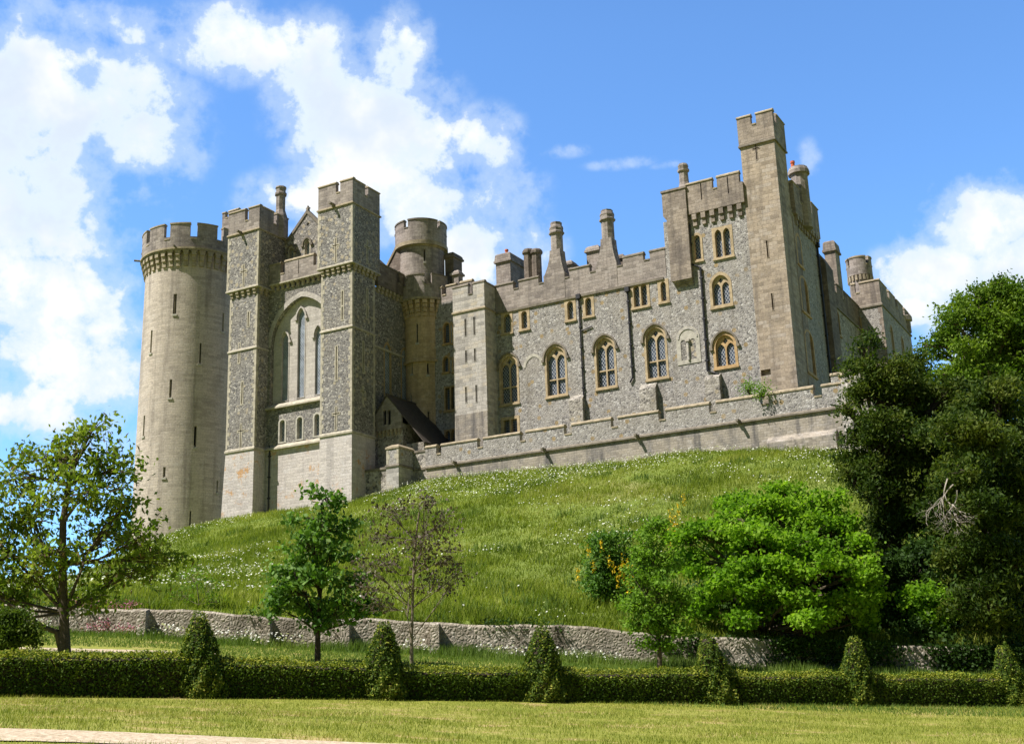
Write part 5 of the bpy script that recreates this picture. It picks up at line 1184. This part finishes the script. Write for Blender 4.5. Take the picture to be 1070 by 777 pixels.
# ------------------------------------------------------------------ clipped hedges and yew cones
HP = [np.array([*at(px, py, Y)[:2]]) for px, py, Y in HEDGE]
def hedge_pt(px):
    x = [h[0] for h in HEDGE]
    for i in range(len(x) - 1):
        if px <= x[i + 1] or i == len(x) - 2:
            Ya = HEDGE[i][2] + (HEDGE[i + 1][2] - HEDGE[i][2]) * (px - x[i]) / (x[i + 1] - x[i]); ya = HEDGE[i][1] + (HEDGE[i + 1][1] - HEDGE[i][1]) * (px - x[i]) / (x[i + 1] - x[i])
            return at(px, ya, Ya)[:2]
def hedge(px0, px1, hpx0, hpx1, label, seed):
    rng = np.random.default_rng(seed); a, b_ = hedge_pt(px0), hedge_pt(px1); d = b_ - a; L = np.hypot(*d); d = d / L; nn = np.array([-d[1], d[0]]); c = (a + b_) / 2
    z0 = gz(*c); t = thing('box_hedge', label, 'hedge', loc=(c[0], c[1], z0), group='clipped box hedge blocks in a row'); wd = .85
    def top(s):
        px = px0 + (px1 - px0) * s / L; f = (px - px0) / (px1 - px0); Yh = (a + d * s)[1]; return at(px, hpx0 + (hpx1 - hpx0) * f, Yh)[2]
    N = int(L * 2600); s = rng.uniform(-.05, L + .05, N); face = rng.random(N)
    w = np.where(face < .5, rng.normal(.03, .035, N), np.where(face < .56, wd + rng.normal(0, .03, N), rng.uniform(0, wd, N)))
    q = a[None, :] + d[None, :] * s[:, None] + nn[None, :] * w[:, None]; g = ground(q[:, 0], q[:, 1]); ss = np.linspace(0, L, 9); tp = np.interp(s, ss, [top(x) for x in ss])
    tp = tp + .03 * np.sin(s * 2.1 + seed) + .02 * np.sin(s * 5.3)
    rnd = .20 * np.clip(1 - np.minimum(w, wd - w) / .36, 0, 1) ** 2
    h = np.where(face < .56, g + (tp - rnd - g) * rng.uniform(0.02, 1, N) , tp - rnd + rng.normal(0, .03, N))
    end = rng.random(N) < .02; s2 = np.where(rng.random(N) < .5, -.02, L + .02); 
    pts = np.c_[q, h]; wv_ = rng.normal(0, .018, pts.shape) + .035 * np.sin(pts * 3.1)[:, [1, 0, 0]] * 0; pts = pts + wv_
    k = end; pts[k, :2] = a[None, :] + d[None, :] * s2[k][:, None] + nn[None, :] * rng.uniform(0, wd, k.sum())[:, None]; pts[k, 2] = g[k] + (tp[k] - .05 - g[k]) * rng.random(k.sum())
    outv = np.where((face < .5)[:, None], np.r_[-nn, 0][None, :] * .9, np.array([0, 0, .9])[None, :])
    base = (c[0], c[1], z0)
    tipm = (face >= .56) & (rng.random(N) < .55) | (pts[:, 2] > tp - .10) & (rng.random(N) < .3)  # new growth crowded along the top also paints the hedge's sunlit edge
    np_mesh('foliage', leaves(pts[~tipm], .062, rng, .1, .6, out=outv[~tipm]), 1, 4, MAT['leaf_hedge'], t, base); np_mesh('fresh_lit_shoots', leaves(pts[tipm], .06, rng, .3, .6, out=outv[tipm]), 1, 4, MAT['leaf_tip'], t, base)
    mb = MB(); n = 8
    for i in range(n):
        f0, f1 = L * i / n, L * (i + 1) / n
        P0, P1 = a + d * f0, a + d * f1
        def col(Pp, f): return [(*(Pp + nn * .09), gz(*Pp) - .1), (*(Pp + nn * .09), top(f) - .16), (*(Pp + nn * .2), top(f) - .10), (*(Pp + nn * (wd - .15)), top(f) - .10), (*(Pp + nn * (wd - .08)), gz(*Pp) - .1)]
        A, B = col(P0, f0), col(P1, f1); mb.add(A + B, [(k, 5 + k, 6 + k, k + 1) for k in range(4)] + ([(0, 1, 2, 3, 4)] if i == 0 else []) + ([(9, 8, 7, 6, 5)] if i == n - 1 else []))
    mb.build('inner_twigs', MAT['bark_dark'], t)
def cone(px, pytop, wpx, label, seed):
    rng = np.random.default_rng(seed); p = hedge_pt(px); Y = p[1]; z0 = gz(*p); zt = at(px, pytop, Y)[2]; H = zt - z0; Rb = wpx / 2 * Y / FOC * 1.2
    p = p + np.array([0, .3]); t = thing('yew_cone', label, 'topiary', loc=(p[0], p[1], z0), group='clipped yew cones between the hedges'); N = 9000
    f = 1 - np.sqrt(rng.random(N)); prof = lambda f: Rb * np.clip(1.03 - f, 0, 1) ** .58 * np.where(f < .12, .9 + f, 1.0)
    an = rng.uniform(0, 2 * math.pi, N); lump = 1 + .09 * np.sin(an * 4 + f * 8 + seed) + .06 * np.sin(an * 9 - f * 17 + seed * 2)
    r = prof(f) * lump * rng.normal(1, .055, N); lx_ = .09 * math.sin(seed * 2.3); pts = np.c_[p[0] + r * np.cos(an) + lx_ * f * H, p[1] + r * np.sin(an), z0 + f * H * rng.normal(1, .008, N)]
    outv = np.c_[np.cos(an), np.sin(an), np.full(N, .35)]
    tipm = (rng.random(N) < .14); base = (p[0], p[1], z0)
    np_mesh('foliage', leaves(pts[~tipm], .075, rng, .1, .5, out=outv[~tipm]), 1, 4, MAT['leaf_hedge'], t, base); np_mesh('fresh_lit_shoots', leaves(pts[tipm] + outv[tipm] * .015, .065, rng, .2, .5, out=outv[tipm]), 1, 4, MAT['leaf_tip'], t, base)
    mb = MB(); [mb.lathe(p[0] + lx_ * H * (f0 + f1) / 2, p[1], [(float(prof(np.array([q]))[0]) * .80 + .01, z0 + H * q - (.1 if q == 0 else 0)) for q in (f0, f1)], 14) for f0, f1 in ((0, .2), (.2, .4), (.4, .6), (.6, .78), (.78, .9))]; _x = MB(); _x.lathe(p[0], p[1], [(float(prof(np.array([f]))[0]) * .86 + .01, z0 + H * f - (.1 if f == 0 else 0)) for f in (0, .15, .35, .55, .75, .92)], 14); mb.build('inner_twigs', MAT['bark_dark'], t)
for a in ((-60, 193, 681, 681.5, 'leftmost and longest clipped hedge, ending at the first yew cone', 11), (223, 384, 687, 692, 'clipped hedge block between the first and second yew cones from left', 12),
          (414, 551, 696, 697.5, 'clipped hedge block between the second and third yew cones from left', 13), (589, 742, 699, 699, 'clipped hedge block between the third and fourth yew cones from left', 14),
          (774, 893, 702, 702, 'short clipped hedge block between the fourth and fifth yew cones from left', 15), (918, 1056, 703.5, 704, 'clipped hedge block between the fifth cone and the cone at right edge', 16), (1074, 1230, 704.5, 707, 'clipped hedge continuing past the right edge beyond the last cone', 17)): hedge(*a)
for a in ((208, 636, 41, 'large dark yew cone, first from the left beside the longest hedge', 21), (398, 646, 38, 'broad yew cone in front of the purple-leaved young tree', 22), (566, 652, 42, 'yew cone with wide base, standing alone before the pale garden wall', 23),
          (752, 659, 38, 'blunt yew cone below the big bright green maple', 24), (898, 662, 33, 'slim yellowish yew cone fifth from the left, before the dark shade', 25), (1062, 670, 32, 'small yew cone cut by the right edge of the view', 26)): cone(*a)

# ------------------------------------------------------------------ trees and shrubs
tree('lawn_tree', 'airy spreading tree with hanging brown seeds on the lawn at far left', 'tree', (69, 681), 36, [(67, 640), (65, 590), (66, 545), (72, 505), (80, 470)],
     [(95, 452, 42, 20), (60, 478, 50, 26, .4), (120, 490, 38, 26), (15, 500, 44, 34), (85, 515, 60, 26, -.5), (35, 545, 48, 26, .6), (128, 528, 36, 22), (150, 560, 38, 22, -.3), (110, 560, 50, 24, .5), (60, 575, 48, 20, -.8), (0, 585, 46, 30), (170, 580, 24, 16),
      (125, 598, 50, 20, .3), (40, 600, 46, 22), (5, 622, 34, 18, .4), (-30, 545, 44, 44, .2), (95, 625, 40, 14), (-20, 640, 40, 20), (-50, 600, 40, 40)],
     9200, .18, 'leaf_left', 'bark_brown', 31, .62, .3, .5, .20, 26, .15, shell=.3, flat=.8, extra=('seed_pods', .20, .20, 'seed_brown', .22, 1.6),
     stems=[[(60, 660, 0), (45, 655, -.2), (25, 640, -.4), (0, 625, -.5)]])
tree('young_tree', 'young dense green tree with large drooping leaves left of the purple tree', 'tree', (332, 690), 38, [(332, 660), (334, 625), (336, 590), (338, 555), (336, 525)],
     [(338, 520, 20, 14), (330, 542, 26, 14), (350, 552, 24, 16, .4), (322, 568, 30, 14, -.3), (345, 582, 32, 16), (305, 592, 30, 15, .3), (365, 606, 26, 14), (330, 604, 34, 15, -.4), (295, 615, 26, 16), (320, 630, 34, 14, .4), (360, 632, 32, 14, -.2), (292, 636, 20, 10), (345, 646, 34, 10), (385, 638, 18, 10)],
     5600, .17, 'leaf_young', 'bark_dark', 32, .7, .35, .5, .15, 20, .085, shell=.3)
tree('purple_tree', 'thin open young tree with sparse purple leaves and pale bare branches', 'tree', (430, 694), 37, [(430, 668), (431, 635), (432, 600), (434, 565), (438, 535)],
     [(442, 524, 30, 14), (410, 536, 32, 16), (466, 545, 22, 18), (380, 590, 20, 14), (478, 600, 14, 14), (395, 562, 24, 14, .3), (440, 562, 30, 14, -.3), (470, 585, 18, 16), (405, 590, 30, 14), (455, 602, 26, 12, .4), (385, 612, 24, 12, -.3), (428, 615, 30, 10), (468, 615, 16, 12), (395, 632, 30, 10), (445, 575, 34, 30)],
     2000, .12, 'leaf_purple', 'bark_grey', 33, .6, .2, .4, .12, 90, .055, shell=.3)
tree('lime_tree', 'slender yellow-green sapling in front of the wall beside the maple', 'tree', (689, 697), 43.5, [(689, 672), (688, 640), (686, 605), (684, 575)],
     [(683, 553, 18, 16), (676, 575, 22, 14), (692, 585, 24, 14, .3), (668, 600, 24, 13), (690, 612, 28, 14, -.3), (662, 628, 22, 12), (690, 638, 30, 13), (712, 622, 18, 14), (672, 652, 26, 11), (705, 655, 22, 11), (690, 672, 22, 8)],
     9500, .13, 'leaf_lime', 'bark_brown', 34, .65, .45, .3, .16, 18, .08, shell=.3)
tree('laburnum', 'dark bushy laburnum hung with yellow flower chains on the bank', 'tree', (636, 652), 52, [(636, 630), (638, 605), (642, 585)],
     [(638, 572, 24, 14), (625, 590, 18, 16), (648, 595, 24, 18, .5), (630, 612, 20, 14), (650, 618, 20, 14), (634, 632, 20, 10)],
     11000, .15, 'leaf_young', 'bark_dark', 35, .6, .4, .4, .22, 16, .09)
rng = np.random.default_rng(9)
def flower_chains():
    t = [o for o in COL.objects if o.name == 'laburnum'][0]; pts = []
    for px, py in [(650, 578), (655, 583), (647, 590), (659, 590), (652, 597), (640, 586), (662, 600), (636, 580), (614, 568), (620, 585), (603, 592), (700, 532), (703, 545), (697, 550), (708, 524), (705, 538), (701, 556), (714, 515), (628, 563), (666, 570), (645, 600), (657, 606)]:
        p = at(px, py, 50.6); n = 34; f = rng.random(n); pts.append(p + np.c_[rng.normal(0, .05, n), rng.normal(0, .05, n), -f * .55])
    for q in pts: np_mesh('flower_chain', leaves(q, .075, rng, 0, .8), 1, 4, MAT['petal_yellow'], t, tuple(BASE[t]))
flower_chains()
tree('maple', 'large bright green maple with layered boughs on the bank at right', 'tree', (800, 690), 47.6, [(800, 660), (802, 630), (806, 600)],
     [(800, 528, 43, 13.6, 1), (745, 548, 36.1, 14.4, 0.5), (840, 530, 39.6, 14.4, 1.5), (880, 545, 29.2, 14.4, 1), (770, 562, 46.4, 12.8, -0.5), (835, 560, 46.4, 14.4, -1), (895, 568, 25.8, 12.8), (735, 585, 29.2, 12.8), (785, 592, 43, 12.8, -1.6), (850, 590, 43, 14.4, -1.8), (905, 598, 24.1, 14.4, -0.8), (755, 612, 31, 12.8, -1),
      (825, 618, 41.3, 11.2, -2.4), (880, 625, 37.8, 12.8, -1.8), (740, 632, 22.4, 11.2), (780, 640, 31, 9.6, -1.6), (905, 640, 18.9, 11.2, -1), (850, 648, 34.4, 9.6, -2.2), (720, 560, 20.6, 12.8), (820, 515, 29.2, 8, 2.5), (765, 528, 25.8, 9.6, 2)],
     44000, .165, 'leaf_maple', 'bark_brown', 36, .75, .6, .2, .20, 12, .20, shell=.5, flat=.7, split=3, ydepth=1.3,
     stems=[[(790, 660, -.3), (770, 625, -.6), (750, 590, -.5)], [(812, 660, -.2), (838, 625, -1), (862, 595, -1.2)], [(820, 672, 0), (865, 650, -1), (890, 630, -1.2)], [(806, 650, .6), (822, 600, 1.0), (835, 560, 1)]])
tree('yew_tree', 'tall dark yew leaning in front of the rounded bastion of the curtain wall', 'tree', (930, 690), 54, [(930, 620), (928, 540), (925, 470), (915, 400)],
     [(910, 360, 14, 11), (903, 382, 24, 11), (925, 392, 34, 18, 1), (950, 380, 30, 18, 2), (896, 412, 22, 11), (930, 425, 42, 18), (968, 420, 34, 24, 1), (906, 450, 36, 15, -.6), (950, 460, 42, 22), (897, 482, 28, 12, -.8), (935, 495, 44, 20), (915, 520, 40, 16, -.6), (960, 520, 40, 24), (930, 555, 40, 22, .6), (965, 570, 40, 28),
      (935, 600, 40, 26, 1), (980, 470, 36, 30, 1), (945, 640, 44, 30, -1.5), (884, 428, 14, 7, -.3), (878, 488, 16, 9), (888, 455, 18, 9), (950, 410, 44, 24, 1.5), (975, 445, 40, 26, 1.5), (945, 540, 44, 26, .5), (985, 610, 34, 40, -1)],
     96000, .21, 'leaf_yew', 'bark_dark', 37, .38, .4, .35, .27, 14, .35, shell=.45, flat=.7, split=3)
tree('yew_tree', 'broad olive-dark yew with drooping boughs filling the right edge', 'tree', (1040, 700), 51, [(1040, 640), (1040, 560), (1036, 480)],
     [(1020, 425, 34, 20, 1), (1060, 415, 40, 24, 1), (1000, 455, 34, 18, -3), (1045, 460, 44, 20, -2.5), (1085, 455, 34, 30), (1010, 490, 36, 18, -4), (1055, 500, 44, 20, -4), (990, 520, 26, 16, -3.5), (1030, 535, 42, 18, -4.5), (1075, 545, 40, 26, -.6), (1015, 568, 38, 16, -4), (1050, 585, 44, 20, -4.5), (1000, 600, 30, 22, -3), (1030, 440, 44, 26, .5), (1065, 470, 44, 34, .5), (1040, 520, 50, 34, .5), (1075, 590, 40, 40, .5), (1035, 600, 50, 34, .3), (1040, 620, 44, 20, -4),
      (1080, 620, 36, 36), (1010, 645, 34, 26, .4), (1055, 655, 44, 24, -3.6), (990, 560, 24, 30, .8)],
     104000, .21, 'leaf_yew', 'bark_dark', 38, .38, .4, .5, .27, 14, .35, shell=.45, flat=.7, split=3)
tree('oak_tree', 'tall sunlit deciduous tree rising highest behind the yews at right', 'tree', (1035, 600), 76, [(1035, 520), (1036, 450), (1038, 390), (1040, 340)],
     [(1045, 305, 34, 12), (1015, 322, 30, 14), (1075, 318, 30, 18), (990, 342, 26, 13, -.5), (1040, 338, 38, 15, -1), (1070, 352, 34, 16, -.5), (1005, 366, 34, 15, -1), (1045, 378, 42, 16, -1.2), (970, 366, 18, 12), (985, 392, 34, 16), (1080, 392, 34, 20), (1030, 405, 44, 18, -.6), (955, 395, 14, 12, 1), (990, 425, 34, 20, 1), (1030, 350, 50, 34, 1), (1070, 375, 44, 34, .5), (1000, 385, 40, 30, .8), (1055, 325, 40, 24, .6), (1080, 430, 44, 40, .5)],
     62000, .24, 'leaf_oak', 'bark_brown', 39, .6, .45, .2, .34, 10, .35, shell=.4, flat=.8, split=3)
tree('hawthorn', 'small bright green bush catching light under the dark yews', 'bush', (972, 668), 47.6, [(972, 650), (971, 636)], [(968, 620, 20, 11), (955, 632, 14, 9), (985, 635, 16, 10), (970, 645, 20, 9)], 7000, .14, 'leaf_maple', 'bark_brown', 40, .7, .7, .2, .2, 12, .06)
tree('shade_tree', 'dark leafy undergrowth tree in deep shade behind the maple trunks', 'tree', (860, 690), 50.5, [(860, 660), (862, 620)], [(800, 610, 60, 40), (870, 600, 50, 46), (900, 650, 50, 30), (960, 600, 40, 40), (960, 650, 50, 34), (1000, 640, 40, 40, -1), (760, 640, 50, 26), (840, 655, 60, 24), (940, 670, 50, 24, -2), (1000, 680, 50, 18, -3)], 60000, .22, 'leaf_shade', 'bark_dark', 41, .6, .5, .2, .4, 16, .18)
tree('laurel_bush', 'dark rounded evergreen bush at the far left edge behind the hedge', 'bush', (8, 690), 33, [(8, 672), (8, 660)], [(5, 650, 26, 18), (22, 662, 18, 16), (-15, 660, 26, 24), (10, 675, 28, 14)], 12000, .10, 'leaf_hedge', 'bark_dark', 42, .5, .4, .2, .12, 22, .05)
tree('bare_sapling', 'sparse twiggy sapling on the bank above the wall at left', 'sapling', (208, 652), 48, [(208, 632), (206, 612)], [(200, 604, 18, 10), (222, 612, 18, 9), (190, 622, 14, 8), (226, 628, 16, 7), (208, 592, 10, 6)], 420, .12, 'leaf_lime', 'bark_grey', 43, .5, .2, .2, .10, 22, .03, shell=.6)
for px, py, v, lab, sd_ in ((797, 412, 2.7, 'small leafy weed sprouting from the curtain wall gap at the turret foot', 51), (783, 409, 4.5, 'low green shrub growing behind the curtain wall below the turret', 52)):
    u, z = fr(px, py, v); p = W(u, v, z); t = thing('wall_weed', lab, 'plant', loc=tuple(p)); r_ = np.random.default_rng(sd_)
    q = p + np.array([0, 0, .25]) + r_.normal(size=(420, 3)) * np.array([.38, .25, .38]); np_mesh('leaves', leaves(q, .16, r_, .5, .6), 1, 4, MAT['leaf_lime'], t, tuple(p))
    mb = MB(); [mb.tube([p - np.array([0, 0, .3]), (p + e) / 2, e], [.025, .02, .008], 4) for e in q[:9]]; mb.build('stems', MAT['bark_brown'], t)
def dead_branch():
    t = thing('dead_branch', 'bare bleached dead bough hanging out of the dark yews', 'branch', loc=tuple(at(990, 490, 45.0))); r_ = random.Random(4); mb = MB()
    def grow(p, ang_, L, r, d):
        q = p; pts = [at(*p, 45.0)]
        for i in range(4): ang_ += r_.uniform(-.25, .25); q = (q[0] + math.cos(ang_) * L / 4, q[1] + math.sin(ang_) * L / 4); pts.append(at(q[0], q[1], 45.0 - .15 * d + r_.uniform(-.1, .1)))
        mb.tube(pts, [r * (1 - .15 * i) for i in range(5)], 5)
        if d < 3:
            for _ in range(3): grow(q if r_.random() < .5 else (p[0] + (q[0] - p[0]) * .6, p[1] + (q[1] - p[1]) * .6), ang_ + r_.uniform(-.9, .9), L * .62, r * .55, d + 1)
    for a_, s_ in ((2.0, (990, 500)), (1.75, (1000, 512)), (2.5, (996, 506)), (1.5, (984, 520))): grow(s_, a_, 26, .032, 0)
    mb.build('boughs', MAT['dead_wood'], t)
dead_branch()

# ------------------------------------------------------------------ grass and wild flowers (nobody could count them)
def inview(x, y, z, mg=40):
    d = np.c_[x, y, z] - EYE; w = d @ FW; px = 535 + FOC * (d @ CX) / w; py = 388.5 - FOC * (d @ CU) / w
    return (w > 1) & (px > -mg) & (px < 1070 + mg) & (py > 380) & (py < 777 + mg)
def blades(name, x, y, h, wd, mat, seed, lean=.35, lift=0):
    r = np.random.default_rng(seed); n = len(x); z = ground(x, y) + lift; a = r.uniform(0, 2 * math.pi, n); hh = h * r.uniform(.5, 1.3, n)
    dx, dy = np.cos(a) * wd * .5, np.sin(a) * wd * .5; lx, ly = r.normal(.08, lean, n) * hh, r.normal(0, lean, n) * hh
    V = np.stack([np.c_[x - dx, y - dy, z - .03], np.c_[x + dx, y + dy, z - .03], np.c_[x + lx, y + ly, z + hh]], 1).reshape(-1, 3)
    o = np_mesh(name, V, 1, 3, mat); return o
def scatter(n, x0, x1, y0, y1, seed, power=1.0):
    r = np.random.default_rng(seed); return r.uniform(x0, x1, n), y0 + (y1 - y0) * r.random(n) ** power
def castle_side(x, y): q = np.c_[x - ORG[0], y - ORG[1]]; return q @ RU[:2], q @ RV[:2]
def wav(x, y, s, ph=0): return np.sin(x * s + 1.3 * np.sin(y * s * .7 + ph)) * np.sin(y * s * 1.1 + ph + 1.1 * np.sin(x * s * .8))
x, y = scatter(600000, -48, 58, YW + .5, 112, 61, 1.15); u, v = castle_side(x, y); k = (v < 3.0) & inview(x, y, ground(x, y), 260); x, y = x[k], y[k]
hgt = .27 + .16 * wav(x, y, .35) + .13 * wav(x, y, 1.4, 2) + .10 * wav(x, y, 3.1, 4)
o = blades('bank_grass', x, y, np.maximum(.12, hgt), .055, MAT['grass_hill'], 62); o['kind'] = 'stuff'; o['label'] = 'long sunlit meadow grass covering the castle bank'; o['category'] = 'grass'
x, y = scatter(80000, -44, 46, YW + .6, 110, 63, 1.0); u, v = castle_side(x, y); r = np.random.default_rng(5)
dn = .5 + .5 * wav(x, y, .16, 1) + .5 * wav(x, y, .55, 3) + .9 * np.exp(-((v - 1) / 9) ** 2) * (u > 8) + .12 * (np.abs(y - 60) < 14) * (x < -8); k = (v < 2.8) & inview(x, y, ground(x, y)) & (r.random(len(x)) < np.clip(dn - .5, 0, 1) * .85)
x, y = x[k], y[k]; pts = np.c_[x, y, ground(x, y) + r.uniform(.25, .5, len(x))]
o = np_mesh('white_wildflowers', leaves(pts, .10, r, 1.2, .95), 1, 4, MAT['petal_white']); o['kind'] = 'stuff'; o['label'] = 'drifts of white daisies scattered through the bank grass'; o['category'] = 'wildflowers'
x, y = scatter(400000, -18, 26, 10, 37, 64, 1.0); z = ground(x, y); k = inview(x, y, z, 160)
def path_d(x, y): a, b_ = np.array(PUP[0]), np.array(PUP[1]); d = (b_ - a) / np.linalg.norm(b_ - a); return (x - a[0]) * _n[0] + (y - a[1]) * _n[1]
pd = path_d(x, y); k &= (pd < .03 + .05 * np.sin(x * 3.1)) | (pd > _w - .03 + .05 * np.sin(x * 2.3)); x, y = x[k], y[k]
o = blades('lawn_grass', x, y, .055 + .02 * wav(x, y, 1.3), .014, MAT['grass_lawn'], 65, .6); o['kind'] = 'stuff'; o['label'] = 'mown yellowish lawn grass in front of the hedges'; o['category'] = 'grass'
x, y = scatter(90000, -14, 20, 11, 37, 71, 1.0); r = np.random.default_rng(12); k = inview(x, y, ground(x, y), 20) & (wav(x, y, 1.1, 5) + .6 * wav(x, y, .45, 1) + r.normal(0, .12, len(x)) > .66); pd = path_d(x, y); k &= (pd < 0) | (pd > _w); x, y = x[k], y[k]
o = blades('lawn_thatch', x, y, .05, .02, MAT['thatch'], 72, .9); o['kind'] = 'stuff'; o['label'] = 'dry straw coloured thatch patches in the front lawn'; o['category'] = 'grass'
x, y = scatter(150000, -24, 30, 30, YW - .3, 66, .9); z = ground(x, y); k = inview(x, y, z, 160)
def seg_d(x, y, a, b_): d = b_ - a; t_ = np.clip(((x - a[0]) * d[0] + (y - a[1]) * d[1]) / (d @ d), 0, 1); return np.hypot(x - a[0] - t_ * d[0], y - a[1] - t_ * d[1])
k &= seg_d(x, y, np.array(g1[:2]), np.array(g2[:2])) > .9; x, y = x[k], y[k]
o = blades('garden_grass', x, y, .09, .03, MAT['grass_tall'], 67, .5); o['kind'] = 'stuff'; o['label'] = 'green grass strip between the hedges and the garden wall'; o['category'] = 'grass'
r = np.random.default_rng(8); n = 26000; x = r.uniform(-22, 26, n); y = YW - .25 - np.abs(r.normal(0, .75, n)); k = r.random(n) < .45 + .55 * np.clip(wav(x, y * 0, .8) + .35, 0, 1); x, y = x[k], y[k]
o = blades('verge_grass', x, y, .30 + .16 * wav(x, x * 0, .9), .035, MAT['grass_tall'], 68, .3); o['kind'] = 'stuff'; o['label'] = 'rank tall grass and weeds along the foot of the garden wall'; o['category'] = 'grass'
n = 1500; x = r.uniform(-20, 12, n); y = YW - .3 - np.abs(r.normal(0, .6, n)); k = wav(x, x * 0, .55, 1) > .05; x, y = x[k], y[k]
o = np_mesh('verge_flowers', leaves(np.c_[x, y, ground(x, y) + r.uniform(.2, .55, len(x))], .085, r, .8, .95), 1, 4, MAT['petal_white']); o['kind'] = 'stuff'; o['label'] = 'white flowers among the weeds along the garden wall'; o['category'] = 'wildflowers'
pts = []
for px, py, Y in ((88, 634, 46.3), (100, 632, 46.4), (112, 633, 46.3), (124, 634, 46.4), (138, 632, 46.5), (98, 655, 45.6), (125, 656, 45.6), (140, 657, 45.5), (108, 652, 45.6), (76, 630, 46.5)):
    p = at(px, py, Y); pts.append(p + r.normal(size=(60, 3)) * np.array([.22, .1, .13]))
o = np_mesh('pink_valerian', leaves(np.concatenate(pts), .065, r, .5, .9), 1, 4, MAT['petal_pink']); o['kind'] = 'stuff'; o['label'] = 'pink valerian flowers sprouting on and below the garden wall'; o['category'] = 'wildflowers'
# ivy and weeds spilling over the wall top
xx, yy = scatter(160000, -44, 46, YW + .5, 110, 81, 1.15); u, v = castle_side(xx, yy); kk = (v < 2.8) & inview(xx, yy, ground(xx, yy)) & (wav(xx, yy, .9, 7) + .5 * wav(xx, yy, .31, 2) > .62); xx, yy = xx[kk], yy[kk]
o = blades('bank_weeds', xx, yy, .46, .075, MAT['grass_tall'], 82, .3); o['kind'] = 'stuff'; o['label'] = 'darker coarse weed tufts breaking up the bank grass'; o['category'] = 'grass'
n = 15000; x = 5 + 21 * r.random(n) ** .8; k = wav(x, x * 0, 1.1, 4) + r.normal(0, .25, n) > -.25; x = x[k]; y = YW - .22 - np.abs(r.normal(0, .16, len(x))); g0_ = ground(x, np.full(len(x), YW - .3)); g1_ = ground(x, np.full(len(x), YW + .4)); pts = np.c_[x, y, g0_ + (g1_ + .15 - g0_) * r.random(len(x)) ** .7]
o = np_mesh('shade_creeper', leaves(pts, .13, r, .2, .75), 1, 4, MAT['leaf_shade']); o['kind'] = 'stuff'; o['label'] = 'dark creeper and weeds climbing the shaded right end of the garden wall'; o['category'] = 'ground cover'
n = 9000; x = r.uniform(-22, 26, n); k = (wav(x, x * 0, .7, 2) > .15); x = x[k]; y = YW + r.normal(.1, .28, len(x)); pts = np.c_[x, y, ground(x, np.full(len(x), YW + .4)) + r.normal(.02, .16, len(x))]
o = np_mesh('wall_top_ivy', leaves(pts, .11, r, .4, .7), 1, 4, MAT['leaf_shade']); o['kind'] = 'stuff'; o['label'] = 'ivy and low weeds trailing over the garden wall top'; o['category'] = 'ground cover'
